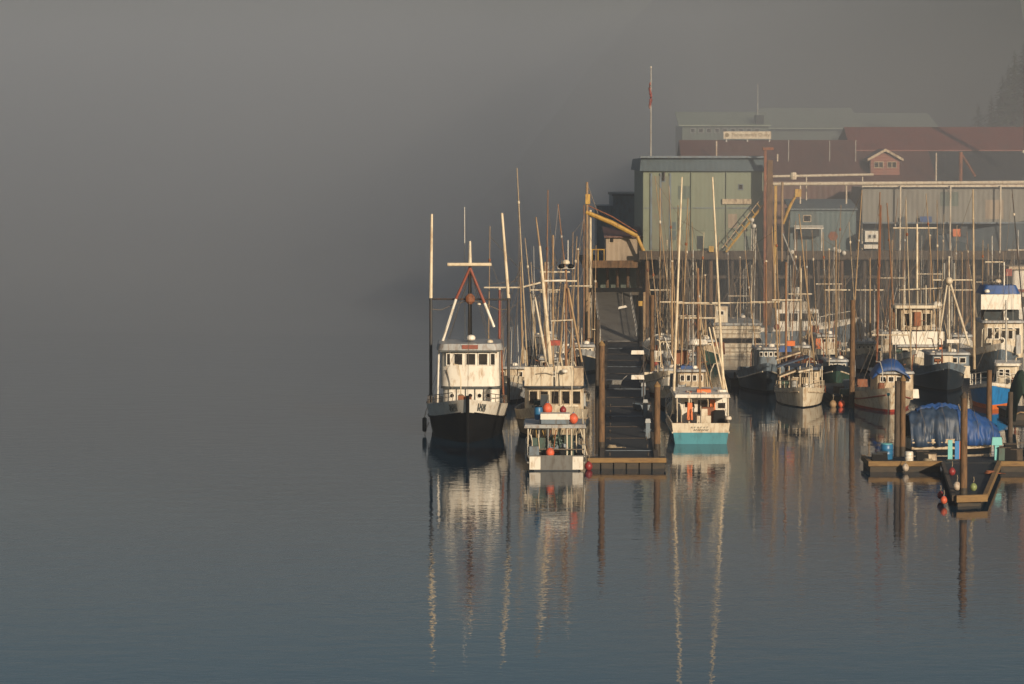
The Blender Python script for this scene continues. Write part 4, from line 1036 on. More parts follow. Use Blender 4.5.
# gangway
gw = thing("gangway", "grey gangway ramp climbing from the float through a dark portal frame to the pier", "gangway", (0, 0, 0))
ya, yb2 = 291.0, 311.5; za2, zb2 = .55, 4.1
gx0, gx1 = X(600, ya), X(638, ya)
g = MB(); g.hexa([(gx0, ya, za2 - .15), (gx1, ya, za2 - .15), (gx1, yb2, zb2 - .15), (gx0, yb2, zb2 - .15), (gx0, ya, za2), (gx1, ya, za2), (gx1, yb2, zb2), (gx0, yb2, zb2)]); g.build("ramp", ribbed("gangway_grating", (0.17, 0.16, 0.145), (0.12, 0.105, 0.09), .5, 'Y'), gw)
for x in (gx0 + .04, gx1 - .04):
    g = MB(); g.tube((x, ya, za2 + 1.05), (x, yb2, zb2 + 1.05), .045, n=6); g.tube((x, ya, za2 + .55), (x, yb2, zb2 + .55), .03, n=6)
    for k in range(12):
        f = k / 11; g.tube((x, lerp(ya, yb2, f), lerp(za2, zb2, f)), (x, lerp(ya, yb2, f), lerp(za2, zb2, f) + 1.05), .03, n=5)
    g.build("railing", 'galv', gw)
fr = MB(); yp_ = ya - 1.2
for px in (592.5, 640.5):
    g = MB(); x = X(px, yp_); g.box((x - .16, yp_ - .16, -2), (x + .16, yp_ + .16, zz(292, yp_))); g.build("portal_post", 'black', gw)
for px in (589, 644.5):
    g = MB(); x = X(px, yp_); g.box((x - .1, yp_ - .1, -2), (x + .1, yp_ + .1, zz(292, yp_))); g.build("guide_pile", 'spar', gw)
g = MB(); g.box((X(589, yp_), yp_ - .2, zz(292, yp_) + .003), (X(644, yp_), yp_ + .2, zz(289, yp_) + .1)); g.build("portal_beam", 'black', gw)
g = MB(); g.prism([(-.42, -.15), (.42, -.15), (.42, .15), (-.42, .15)], -.1, .1, 0, .8); o = g.build("portal_lamp", 'white', gw); o.location = pt(622.5, 307, yp_); o.rotation_euler = (0, R(-12), 0)
g = MB(); p = pt(622.5, 306, yp_); g.tube(p, (p.x, p.y, zz(290, yp_)), .02, n=5); g.build("lamp_rod", 'wire', gw)
g = MB(); g.box(pt(638.5, 306, yp_ - .3), pt(642.5, 301, yp_ - .17)); g.build("sign_plate", 'yellow', gw)

# ================================================================ more boats
def generic(name, label, px, yw, head, L, B, mats, house=None, masts=(), poles=(), seed=0, yaw=0.0, bow=2.0, bw=.5, winn=4, clut=8, roofmat='grey', rail='cream', dodger=None, rigs=7, deck='deck', sw=.72):
    """house: (px0, px1, py_bottom, py_top, dy, length, material); dodger: (px0, px1, py_bottom, py_top, material)
    masts: (px, py_top, dy, radius, material, crosstree, px_top); poles: (px_foot, px_top, py_top, dy, radius, material)"""
    q = Boat(name, label, "boat", px, yw, head, L, B, yaw)
    q.hull(mats, bow=bow, mid=bow * .62, stern=bow * .56, bw=bw, rake=1.0, flare=.36, rail=rail, deck=deck, sw=sw)
    if house:
        a, c, pb, ptop, dy, ln, hm = house
        hb_ = q.box("wheelhouse", a, c, pb, ptop, dy, ln, hm, cham=.3, z0=q.deckz(dy + .5))
        w = c - a; hgt = pb - ptop
        q.winrow(a + w * .08, c - w * .08, ptop + max(1.8, hgt * .36), ptop + max(.8, hgt * .1), dy, winn, hb_, 'white' if hm != 'white' else 'cream', .22)
        q.box("roof", a - 1.5, c + 1.5, ptop - .05, ptop - 2.2, dy - .4, ln + .8, roofmat, hb_, cham=.3, taper=.05)
        q.dome((a + c) / 2 + 3, ptop - 4.5, dy + 1.2, .24, 'white'); q.dome(a + 3, ptop - 3.2, dy + .6, .13, 'cream', "deck_lamp")
        if dodger: 
            q.box("bridge_dodger", *dodger[:4], dy + .2, .1, dodger[4])
            for px_ in (dodger[0] + 1, dodger[1] - 1): q.pole("bridge_post", (px_, dodger[2]), (px_, dodger[3] - 3), dy + 1.4, .03, 'galv')
    for k, m in enumerate(masts):
        q.mast(m[0], m[1], m[2], m[3], m[4], m[6] if len(m) > 6 else None, m[5] if len(m) > 5 else None, cap='cream' if k == 0 and seed % 3 == 0 else None)
    if masts: q.rig(masts[0][2], seed, rigs)
    rr = random.Random(seed * 7 + 1)
    for p in poles:
        q.trolling(p[0], (p[1], p[2]), p[3], p[4] * .85, {'sparpale': 'sparmid'}.get(p[5], p[5]))
        if masts:
            tip = q.P(p[1], p[2], p[3]); foot = q.P(p[0], yw - 14, p[3])
            for f, h in ((.03, .04), (.35, .12), (.62, .3)):
                q.stay(tip.lerp(foot, f + rr.uniform(-.02, .05)), q.mt.lerp(q.mb, h + rr.uniform(0, .1)), .016)
            q.stay(tip.lerp(foot, .2), q.mb + Vector((rr.uniform(-.8, .8), rr.uniform(-3, 3), rr.uniform(.5, 2))), .012)
            e = tip.lerp(foot, .12 + rr.uniform(0, .2)); g = MB(); g.ball(e, .09, 8, 1.6); g.build("pole_block", rr.choice(('rust', 'galv', 'cream')), q.o, True)
    for k in range(5):
        ax = px + rr.uniform(-14, 14); q.pole("antenna", (ax, yw - 36), (ax + rr.uniform(-1.5, 1.5), yw - rr.uniform(75, 125)), rr.uniform(4, 7), .022, rr.choice(('white', 'galv', 'wire', 'spar')), None, .012, n=5)
    for k in range(2):
        ax = px + rr.uniform(-9, 9); q.pole("boom", (ax, yw - rr.uniform(26, 34)), (ax + rr.uniform(-13, 13), yw - rr.uniform(48, 80)), rr.uniform(3, 6), .035, rr.choice(('spar', 'sparmid', 'galv')), None, .025, dy2=rr.uniform(3, 7), n=6)
    if masts and len(masts) > 1:
        m0, m1 = masts[0], masts[1]
        q.stay(q.P(m0[0], m0[1] + 6, m0[2]), q.P(m1[0], m1[1] + 8, m1[2]), .014)
    q.clutter(px - B * 5, px + B * 5, 0, 0, .8 if head == 'stern' else 1.4, L * .9, clut, seed)
    return q
# --- left of the float, behind the first two
generic("fishing_boat", "rust-streaked white troller behind the black boat with a red-brown mast topped in white", 511, 403, 'bow', 12, 4.0, ['black', 'black', 'grey', 'cream'], (497, 526, 392, 369, 3.6, 3.6, 'tan'),
        [(499.5, 290, 5, .12, 'rustred', (484, 520, 287.5)), (523.5, 262, 7, .09, 'spar', None, 520)], [(488, 490, 226, 6, .06, 'spar'), (528, 517, 168, 6, .07, 'sparpale')], 51, clut=12)
generic("fishing_boat", "grey-housed troller with twin dark-topped poles behind the beige flying-bridge boat", 562, 419, 'bow', 12.5, 4.2, ['black', 'red', 'bluegrey', 'cream'], (549, 578, 396, 374, 3.8, 3.6, 'grey'),
        [(553, 235, 6, .1, 'spar', (540, 570, 272), 553)], [(545, 548, 190, 6, .085, 'sparbrown'), (579, 558, 204, 6.5, .08, 'sparbrown')], 52, clut=14)
generic("fishing_boat", "tan cabin troller third in line beside the float, pale poles leaning apart", 552, 391, 'bow', 12, 4.0, ['red', 'black', 'cream', 'white'], (539, 566, 378, 360, 3.6, 3.4, 'white'),
        [(545, 262, 5, .1, 'spar', (530, 560, 290)), (533, 283, 8, .08, 'galv')], [(538, 525, 238, 6, .065, 'sparpale'), (569, 577, 236, 6, .065, 'spar')], 53, clut=12)
generic("fishing_boat", "dark-hulled boat moored tight against the float under the hoist post", 583, 374, 'bow', 11, 3.8, ['black', 'black', 'darkblue', 'grey'], (573, 594, 362, 347, 3.2, 3.2, 'cream'),
        [(578, 250, 5, .1, 'spar', (569, 592, 286)), (584, 205, 6.5, .08, 'sparbrown')], [(571, 573, 232, 5, .06, 'spar'), (594, 596, 245, 5, .06, 'spar')], 54, clut=10)
generic("fishing_boat", "small far troller farthest up the outer side of the float", 545, 360, 'bow', 10, 3.6, ['black', 'black', 'grey', 'white'], (535, 556, 350, 337, 3, 3, 'white'),
        [(548, 262, 4.5, .09, 'galv', (540, 558, 292))], [(536, 531, 262, 5, .06, 'sparpale'), (556, 562, 258, 5, .06, 'spar')], 55, clut=6)

# --- R1 teal boat, stern to camera
b = Boat("fishing_boat", "teal and cream hulled fishing boat showing its stern beside the float's end", "boat", 701.5, 444, 'stern', 12.5, 3.75)
b.hull(['teal', 'teal', 'teal', 'cream'], bow=2.3, mid=1.45, stern=1.28, bw=.58, sw=.95, rake=1.1, flare=.4, rail='cream')
g = MB()
for row, (za_, n) in enumerate(((1.02, 6), (.86, 8))):
    for k in range(n):
        x = (-.55 if row == 0 else -.4) * 1.1 + k * (1.15 if row == 0 else .95) / n
        rnd = random.Random(k + row * 9)
        g.path([(x, b.pos(0, za_, 1)[1] - .02, za_ - .05), (x + .05, b.pos(0, za_, 1)[1] - .02, za_ + .05), (x + .09, b.pos(0, za_, 1)[1] - .02, za_ - .04 + .05 * (k % 2))], .014, 4)
g.build("name_lettering", 'ink', b.h)
hs2 = b.box("cabin", 681, 727, 424, 398, 4.2, 4.2, 'white', z0=b.deckz(4.5))
b.box("roof", 675, 730.5, 397.8, 394.6, 2.2, 6.4, 'white', hs2, taper=.03)
b.box("doorway", 698, 709.5, 420, 400, 4.15, .045, 'glass', hs2); b.box("door", 710, 715.5, 420, 399.5, 4.0, .1, 'orange', hs2)
b.win(684, 695, 408, 401, 4.2, hs2, 'white'); b.win(717, 726, 409, 402, 4.2, hs2, 'white')
for px in (677, 689, 728): b.pole("roof_post", (px, 424), (px, 397), 2.4, .05, 'cream')
b.box("hauler_frame", 687, 693, 420, 403, 2.0, .5, 'orange', taper=.25)
b.box("fish_hatch", 697, 711, 423.5, 416, 1.6, 1.2, 'cream'); b.box("gear_box", 713, 726, 423, 411, 1.7, .9, 'black', taper=.15)
b.box("roof_locker", 697, 711, 394.5, 389.5, 4, .9, 'orange', hs2); b.box("roof_locker", 686, 692, 394.5, 391.5, 4, .7, 'rustred', hs2)
b.box("life_raft", 717, 727, 394.5, 390, 4.5, .8, 'white', hs2, cham=.2)
b.trolling(725, (712.5, 177), 5.5, .1, 'sparpale'); b.trolling(673, (682, 177), 5.5, .095, 'sparpale')
b.mast(700, 320, 6.5, .1, 'spar', cross=(676, 730, 303)); b.pole("boom", (700, 345), (712, 388), 6.2, .06, 'spar', dy2=1.2)
for x0, x1 in ((709, 724), (713, 728)): b.pole("gallows_leg", (x0, 327), (x1, 396), 5.5, .05, 'sparpale')
b.rig(6.5, 3, 6); b.clutter(676, 727, 0, 0, .8, 3.2, 9, 61, ('orange', 'tan', 'cream', 'rust', 'green')); b.railing(.5, .8, .6, 5)
R1 = b
b.dome(728.5, 418, .9, .2, 'buoy_white', "stern_lamp")

b = generic("fishing_boat", "blue-tarped troller directly beyond the teal boat with two white radomes", 692, 415, 'bow', 12, 4.0, ['red', 'black', 'bluegrey', 'cream'], (677, 706, 398, 372, 3.6, 3.6, 'tan'),
        [(698, 268, 5, .13, 'sparbrown', (680, 716, 318)), (693, 250, 7, .07, 'galv')], [(680, 688, 198, 5, .075, 'spar'), (708, 696, 262, 5, .06, 'sparpale')], 62, clut=12)
b.dome(695, 342, 4.6, .4, 'white'); b.dome(702.5, 342, 4.8, .36, 'white'); b.box("folded_tarp", 680, 694, 372, 366, 4, 1.4, 'tarpblue', taper=.2); b.box("deck_house", 675, 689, 364, 351, 6.5, 1.2, 'rust', taper=.1)
generic("fishing_boat", "white cabin boat snug on the float's inner side behind the shorter piling", 669, 398, 'bow', 11, 3.8, ['black', 'red', 'white', 'cream'], (659, 679, 390, 371, 3.2, 3.2, 'white'),
        [(672, 262, 5, .11, 'spar', (660, 684, 302))], [(663, 651, 250, 5, .06, 'spar'), (678, 669, 186, 5, .06, 'spar')], 63, clut=14)
generic("fishing_boat", "low blue-grey boat in the crowd of masts before the teal building's piles", 686, 381, 'stern', 11, 3.8, ['black', 'black', 'bluegrey', 'grey'], (676, 697, 372, 356, 3, 3.2, 'bluegrey'),
        [(687, 305, 5, .1, 'galv', (676, 700, 316)), (678, 205, 6, .07, 'spar')], [(676, 655, 176, 5, .06, 'spar'), (698, 704, 232, 5, .06, 'sparpale')], 64, clut=12)
generic("fishing_boat", "pale troller with tall bare mast deepest in the inner row of the float", 668, 364, 'stern', 11, 3.8, ['red', 'red', 'cream', 'white'], (658, 679, 356, 340, 3, 3.2, 'cream'),
        [(660, 188, 5, .09, 'spar', (650, 672, 290)), (667, 240, 7, .07, 'sparpale')], [(655, 646, 252, 5, .06, 'spar'), (680, 690, 210, 5, .06, 'spar')], 65, clut=8)
generic("fishing_boat", "tan-housed boat between the cream barge and the float's inner row", 703, 368, 'bow', 11, 3.8, ['black', 'black', 'green', 'tan'], (693, 714, 357, 342, 3, 3.2, 'tan'),
        [(705, 276, 5, .09, 'spar', (692, 720, 304))], [(694, 692, 222, 5, .055, 'spar'), (713, 719, 236, 5, .055, 'spar')], 66, clut=8)

# --- middle water
fd = thing("float_dock", "short dark floating block alone in the open middle water", "float", (X(747, 246), 246, 0))
g = MB(); g.box((-1.5, -4.5, -.3), (1.5, 4.5, .55)); g.build("body", 'floatside', fd)
g = MB(); g.box((-1.6, -4.6, .553), (1.6, 4.6, .66)); g.build("deck", 'deckwet', fd)
for sx in (-1.2, 1.2):
    g = MB(); g.tube((sx, -4.2, .66), (sx, -4.2, 1.1), .07); g.build("bollard", 'piledark', fd)
YFH = 278.0
fh = thing("floating_shed", "cream slatted float house with a dark window band across its front", "float house", (X(738, YFH), YFH, 0))
w = (X(761, YFH) - X(715, YFH)) / 2
g = MB(); g.box((-w, 0, -.4), (w, 7, .28)); g.build("float_base", 'floatside', fh)
for k, (pa, pb) in enumerate(((356, 352.6), (351.6, 348.4), (347.4, 343.6), (337.8, 334.4), (333.4, 330.2), (329.2, 325.4))):
    g = MB(); g.box((-w + (.35 if k == 0 else 0), -.05 - .012 * (k % 2), zz(pa, YFH)), (w - (.5 if k < 2 else 0), .06, zz(pb, YFH))); g.build("siding_board", 'cream', fh)
g = MB(); g.box((-w + .1, .063, .283), (w - .1, 6.8, zz(325.4, YFH))); g.build("wall", 'walltan', fh)
g = MB(); g.box((-w - .1, .02, zz(343, YFH)), (w + .05, .06, zz(338.4, YFH))); g.build("window", 'glass', fh)
g = MB(); g.box((-w - .15, -.3, zz(325.3, YFH)), (w + .15, 7.1, zz(323, YFH))); g.build("roof", 'grey', fh)
g = MB(); g.box((-w + .1, 1.0, zz(323, YFH) + .003), (-w + 1.2, 3, zz(307, YFH))); g.build("roof_hut", 'cream', fh)
pane(fh, -w + .25, -w + .9, zz(316, YFH), zz(311, YFH), 1.0, 'white')
g = MB(); g.tube((-w, .5, zz(303, YFH)), (w + .8, .5, zz(303, YFH)), .05, n=6)
for x in (-w + .05, 0, w): g.tube((x, .5, zz(323, YFH)), (x, .5, zz(303, YFH)), .04, n=6)
g.build("roof_rail", 'sparpale', fh)

# M1 white bow
b = Boat("fishing_boat", "white-bowed fishing boat with canopied deck, one bow side bright and one dull", "boat", 804.5, 408, 'bow', 10.5, 3.55, R(-2))
b.hull(['red', 'black', 'cream', 'cream'], bow=1.45, mid=1.1, stern=1.1, bw=.32, rake=.45, flare=.62, boot=.08, rail='tan')
hm = b.box("wheelhouse", 790, 820, 392, 370, 4, 3.4, 'tan', cham=.3, z0=b.deckz(4.5))
b.winrow(792, 818, 378, 372, 4, 3, hm, 'cream')
b.box("roof", 786, 824, 370, 367.4, 3.4, 4.6, 'tarpdark', hm, cham=.3)
for (xa, ya_, xb2, yb3, dy, m) in ((777, 367, 808, 357, 3.2, 'tarpdark'), (779, 377, 795, 371, 2.2, 'tan'), (798, 372, 812, 369, 2.6, 'cream'), (776, 360, 800, 352.5, 5.5, 'tan')):
    p, q = b.P(xa, ya_, dy), b.P(xb2, yb3, dy)
    g = MB(); lo_, hi_ = (p, q) if p.x < q.x else (q, p)
    g.hexa([(lo_.x, lo_.y - .9, lo_.z), (hi_.x, lo_.y - .9, hi_.z), (hi_.x, lo_.y + .9, hi_.z), (lo_.x, lo_.y + .9, lo_.z)] + [(lo_.x, lo_.y - .9, lo_.z + .12), (hi_.x, lo_.y - .9, hi_.z + .12), (hi_.x, lo_.y + .9, hi_.z + .12), (lo_.x, lo_.y + .9, lo_.z + .12)]); g.build("awning", m, b.o)
for px in (780, 789, 800, 812, 822): b.pole("awning_post", (px, 391), (px, 366), 3.0, .04, 'cream')
b.mast(786, 262, 5, .1, 'sparbrown', cross=(772, 802, 300)); b.trolling(817, (799, 214), 5, .075, 'spar'); b.trolling(779, (772, 226), 5.2, .08, 'spar')
b.mast(801, 268, 7, .07, 'sparpale'); b.rig(7, 5, 4); b.clutter(782, 824, 0, 0, 1.5, 9.5, 14, 71); b.railing(.6, .95, .5, 5, 'cream')
b.box("folded_tarp", 779, 792, 352, 346, 6, .8, 'tarpblue', taper=.2); b.box("deck_box", 787, 795, 346, 341, 6, .6, 'orange')
b.pole("bow_light", (820, 377), (820.5, 369), 1.5, .04, 'cream')
generic("fishing_boat", "tall dark-bowed boat looming just behind the white-bowed boat", 768, 394, 'bow', 11, 3.6, ['black', 'black', 'darkblue', 'bluegrey'], (757, 780, 368, 350, 3.6, 3.4, 'bluegrey'),
        [(766, 262, 5, .1, 'sparbrown', (750, 780, 302)), (752, 228, 7, .06, 'galv', None, 756)], [(758, 745, 250, 5, .06, 'spar'), (780, 776, 222, 5, .06, 'spar')], 72, bow=2.3, bw=.6, clut=10)
# M3 broadside white boat
b = Boat("fishing_boat", "white cabin cruiser lying broadside with a hull painted grey-blue for shade and flared white bow", "boat", 800, 342.5, 'bow', 11.0, 3.8)
b.o.location = (X(801, 294.5), 294.5, 0); b.o.rotation_euler = (0, 0, R(-86))
b.hull(['black', 'white', 'bluegrey', 'white'], bow=2.5, mid=1.75, stern=1.6, bw=.35, sw=.85, rake=1.5, flare=.25, rail='white', deck='cream')  # blue-grey hull side: the shade lying on it is put into the colour
def lbox(o, name, lo_, hi_, mat, parent=None, sc=1.0):
    g = MB(); g.prism([(lo_[0], lo_[1]), (hi_[0], lo_[1]), (hi_[0], hi_[1]), (lo_[0], hi_[1])], lo_[2], hi_[2], 0, sc); return g.build(name, mat, parent or o)
cb = lbox(b.o, "cabin", (-1.4, -2.6, 1.3), (1.4, 1.6, 3.3), 'white', None, .92)
lbox(b.o, "flying_bridge", (-1.3, -2.0, 3.303), (1.3, .6, 4.0), 'cream', cb, .95)
for k in range(4):
    g = MB(); y = -2.2 + k * .95; g.box((1.36, y, 2.25), (1.42, y + .75, 2.95), 1); g.box((1.35, y - .05, 2.2), (1.40, y + .8, 3.0), 0); g.build("window", ['white', 'glass'], cb)
g = MB(); g.lathe((0, -.4, 4.8), [(.3, -.35), (.42, -.2), (.42, .3), (.3, .5), (.01, .58)], 14); g.tube((0, -.4, 3.9), (0, -.4, 4.5), .12); g.build("radar_dome", 'white', b.o, True)
for y in (-4.6, -2.4, 3.6):
    g = MB(); g.tube((0, y, 1.3), (0, y, 5.5 if y > 0 else 7.4), .06, .04); g.build("mast", 'sparpale', b.o, True)
g = MB(); g.path([(1.55, 1.4, 2.6), (1.2, 3.4, 2.95), (.5, 4.9, 3.15)], .03, 5)
for (x, y, z) in ((1.5, 1.6, 1.85), (1.2, 3.4, 2.1), (.6, 4.8, 2.4)): g.tube((x, y, z), (x, y, z + .8), .025, n=5)
g.build("railing", 'white', b.o)
for x in (-1.6, 1.6):
    g = MB(); g.tube((x, -1.2, 1.7), (x * 1.2, -.8, 11.5), .06, .03, 8); g.build("trolling_pole", 'spar', b.o, True)
M3 = b
ball_float("buoy", "red buoy hanging by the white cruiser's cabin", pt(776.5, 327, 291.5), .3, 'buoy_red')
pf = thing("float_dock", "dark cluttered float behind the lone tall piling in mid harbour", "float", (X(848, 232), 232, 0))
g = MB(); g.box((-1.6, -6, -.3), (1.6, 6, .45)); g.build("body", 'floatside', pf)
g = MB(); g.box((-1.7, -6.1, .453), (1.7, 6.1, .55)); g.build("deck", 'deckwet', pf)
for k in range(5):
    rnd = random.Random(k + 90); g = MB(); x, y = rnd.uniform(-1.2, 1.2), -5.4 + k * 1.5
    g.prism([(x - .4, y - .4), (x + .4, y - .4), (x + .4, y + .4), (x - .4, y + .4)], .553, .9 + rnd.random() * .9, 0, .9)
    tag(g.build("gear_crate", ('green', 'piledark', 'bluegrey', 'rust', 'black')[k]), ("dark green crate", "brown crate", "blue-grey crate", "rusty crate", "black crate")[k] + " on the cluttered float behind the lone piling", "crate", "gear crates on the cluttered float").location = (X(848, 232), 232, 0)
for px, m, lab in ((833, 'spar', "small tan float at the waterline beside the white-bowed boat"), (841.5, 'buoy_orange', "faded orange float at the waterline near the lone piling")):
    ball_float("buoy", lab, on(px, 404, .2), .28, m)
Yp = depth(407)
piling(on(851.5, 407).x, Yp, pt(851, 300, Yp).z, .19, 'pile', "lone tall brown piling standing in the middle of the harbour", None, (0.05, 0))
generic("fishing_boat", "dark green workboat behind the lone piling", 838, 391, 'bow', 10, 3.5, ['black', 'black', 'green', 'darkblue'], (827, 848, 379, 362, 3, 3, 'bluegrey'),
        [(836, 240, 5, .09, 'spar', (824, 850, 290))], [(850, 862, 190, 4, .085, 'spar'), (827, 823, 232, 5, .055, 'spar')], 73, clut=14)
generic("fishing_boat", "grey boat with upright pale poles beneath the white pier booth", 866, 372, 'bow', 10.5, 3.6, ['black', 'black', 'grey', 'cream'], (856, 876, 360, 344, 3, 3, 'grey'),
        [(870, 258, 5, .09, 'spar', (856, 884, 290))], [(857, 849, 222, 5, .055, 'sparpale'), (876, 880, 192, 4.5, .12, 'sparbrown')], 74, clut=10)
generic("fishing_boat", "far dark-windowed boat nearest the pier under the blue shed", 826, 362, 'stern', 10, 3.6, ['black', 'red', 'bluegrey', 'cream'], (816, 837, 352, 337, 3, 3, 'cream'),
        [(829, 250, 5, .09, 'spar', (816, 842, 284))], [(817, 812, 230, 5, .055, 'spar'), (836, 841, 205, 5, .055, 'spar')], 75, clut=8)

# --- right cluster
b = generic("fishing_boat", "white and red hulled boat with blue tarp over its wheelhouse behind the twin pilings", 893, 413, 'bow', 11, 4.1, ['red', 'red', 'cream', 'cream'], (876, 914, 397, 374, 3.8, 3.6, 'tan'),
        [(890, 300, 5, .1, 'sparbrown', (872, 908, 335))], [(876, 881, 205, 5, .1, 'rust'), (912, 906, 200, 6, .06, 'sparpale')], 76, bow=1.75, clut=14, rail='rustred')
b.h.data.materials[0] = M['red']
g = MB(); c = b.P(889, 372, 4.5); n = 10
for j in range(n + 1):
    for i in range(n + 1):
        u, v = i / n * 2 - 1, j / n * 2 - 1
        g.v.append((c.x + u * 1.35, c.y + v * 1.3, c.z - .55 + 1.5 * (1 - abs(u) ** 2.2 * .8) * (1 - abs(v) ** 3 * .5) + .12 * noise.noise(Vector((u * 3, v * 3, 7)))))
for j in range(n):
    for i in range(n): a = j * (n + 1) + i; g.face((a, a + 1, a + n + 2, a + n + 1))
o = g.build("wheelhouse_tarp", 'tarpblue', b.o, True); o.modifiers.new("thick", 'SOLIDIFY').thickness = .05
b = generic("fishing_boat", "white flying-bridge troller with tall cream mast and crosstree amid the crowded berths", 917, 381, 'bow', 12.5, 4.2, ['black', 'black', 'cream', 'white'], (897, 938, 372, 347, 4, 4, 'cream'),
        [(917, 224, 6, .12, 'sparpale', (893, 937, 228)), (905, 292, 8, .08, 'cream')], [(896, 887, 203, 6, .11, 'sparbrown'), (938, 926, 194, 6, .075, 'spar')], 77, bow=2.4, clut=16, dodger=(892, 943, 344.5, 331.5, 'white'))
b.box("upper_cabin", 899, 933, 330, 309, 5.2, 2.4, 'tan', cham=.3); b.box("upper_roof", 894, 940, 308.5, 305.5, 4.6, 3.4, 'cream', cham=.3)
b.win(903, 912, 326, 313, 5.2, b.o, 'cream'); b.win(922, 931, 326, 313, 5.2, b.o, 'cream'); b.box("hanging_gear", 914, 921, 326, 312, 4.9, .2, 'rust')
for px in (896, 904, 911, 926, 934, 940): b.pole("bridge_post", (px, 332), (px, 285 if px in (904, 926) else 306), 4.8, .04, 'cream')
b.pole("bridge_rail", (898, 290), (942, 288), 5.5, .05, 'cream'); b.dome(937, 304, 5, .35, 'white')
b = generic("fishing_boat", "dark slate-blue boat with a white A-frame mast and long crossarm", 950, 393, 'bow', 11.5, 4.0, ['black', 'black', 'darkblue', 'bluegrey'], (930, 970, 378, 355, 3.8, 3.6, 'bluegrey'),
        [(949, 258, 5, .1, 'cream', (933, 973, 280))], [(938, 937, 200, 6, .055, 'spar'), (974, 973, 189, 5, .13, 'sparpale')], 78, bow=2.3, clut=10, rail='bluegrey')
b.pole("mast_leg", (950.5, 284), (969, 345), 4.9, .085, 'cream', b.m); b.pole("mast_leg", (947, 284), (938, 345), 4.9, .07, 'cream', b.m)
g = MB(); g.ball(b.P(949, 281, 4.8), .3, 10); g.build("mast_fitting", 'cream', b.m, True)
for px in (944, 954): b.pole("floodlight_post", (px, 279), (px, 263), 4.8, .09, 'alu', b.m)
b.box("deck_locker", 947, 959, 343, 339.5, 3.6, .5, 'white'); b.box("cabin_front", 943, 953, 366, 356, 3.5, .3, 'cream'); b.box("gear_locker", 964, 970, 378, 366, 3, .5, 'cream')
b = generic("fishing_boat", "big white pilothouse boat with a blue-topped upper bridge beyond the blue boat", 1003, 377, 'bow', 13, 4.6, ['black', 'black', 'bluegrey', 'white'], (983, 1024, 368, 323, 4.2, 4.4, 'cream'),
        [(992, 236, 6, .08, 'galv', (985, 1003, 262)), (1004, 262, 5, .09, 'white')], [(981, 983, 240, 6, .06, 'spar'), (1026, 1012, 189, 7, .085, 'darkpipe')], 79, bow=2.7, winn=5, clut=14, dodger=(981, 1021, 309.5, 294.5, 'white'))
b.box("bridge_back", 984, 1019, 321, 310, 5.2, 1.6, 'walldark'); b.box("bridge_canopy", 981, 1021, 294, 285.5, 4.6, 3, 'tarpblue', taper=.2, cham=.4); b.dome(987, 291, 4.2, .22, 'white', "searchlight"); b.dome(998, 281, 5, .26, 'cream')
b.win(999, 1004, 343, 338, 4.2, b.o, 'white', "porthole", round_=True)
b = generic("fishing_boat", "white upper-decked vessel with red trim farthest up the harbour by the pier", 1026, 352, 'bow', 14, 5.2, ['red', 'black', 'white', 'white'], (1008, 1050, 335, 292, 4.5, 5, 'white'),
        [(1018, 230, 6, .1, 'galv', (1008, 1030, 250))], [(1006, 1003, 252, 6, .06, 'spar')], 80, bow=3, winn=4, clut=8, roofmat='rustred')
b.box("upper_house", 1012, 1046, 291, 270, 5.4, 3.4, 'white', cham=.3, taper=.03); b.box("upper_roof", 1009, 1049, 269.5, 266.5, 5, 4.4, 'tan'); b.box("red_locker", 1006, 1012, 276, 269, 4.5, .6, 'red')
b = Boat("fishing_boat", "bright blue-hulled boat with white bow rails and an orange waterline stripe", "boat", 994, 410, 'bow', 9.5, 3.3, R(-9))
b.hull(['orange', 'orange', 'blue', 'white'], bow=1.9, mid=1.4, stern=1.3, bw=.22, rake=.7, flare=.4, boot=.32, rail='cream', deck='cream')
b.railing(.45, .97, .8, 6, 'white'); hb2 = b.box("wheelhouse", 996, 1019, 390, 366, 3.4, 3, 'cream', cham=.3, z0=b.deckz(4)); b.winrow(998, 1017, 376, 369, 3.4, 3, hb2, 'white')
b.box("roof", 994.5, 1020.5, 366, 363.5, 3, 3.8, 'white', hb2, cham=.3); b.mast(1006, 300, 5, .09, 'galv', cross=(996, 1016, 330)); b.rig(5, 9, 4); b.clutter(996, 1018, 0, 0, 1.6, 8.5, 9, 81)
net = thing("net_pile", "dark green heap of netting on the float at the photo's edge beside the blue boat", "net", on(1021, 418, .5), 0)
g = MB(); n = 12
for j in range(n + 1):
    for i in range(n + 1):
        u, v = i / n * 2 - 1, j / n * 2 - 1; r_ = max(0, 1 - u * u * .9 - v * v * .6)
        g.v.append((u * .9, v * 1.6, 3.2 * r_ ** .6 + .35 * noise.noise(Vector((u * 4, v * 4, 2))) * r_ - .1))
for j in range(n):
    for i in range(n): a = j * (n + 1) + i; g.face((a, a + 1, a + n + 2, a + n + 1))
g.build("netting", paint("green_netting", (0.015, 0.04, 0.03), (0.02, 0.02, 0.015), .9, .5, (2, 2, 2)), net, True)
g = MB(); g.path([(-.8, -1.2, .2), (-.3, -1.4, .5), (.5, -1.2, .4)], .05, 6); g.build("cork_line", 'spar', net, True)
nf = thing("float_dock", "dark float under the green netting at the photo's edge", "float", (on(1021, 418).x + 1.5, depth(418) + 1, 0))
g = MB(); g.box((-2.4, -2.6, -.3), (3, 3, .4)); g.build("body", 'floatside', nf)
g = MB(); g.box((-2.5, -2.7, .403), (3.1, 3.1, .5)); g.build("deck", 'deckwet', nf)
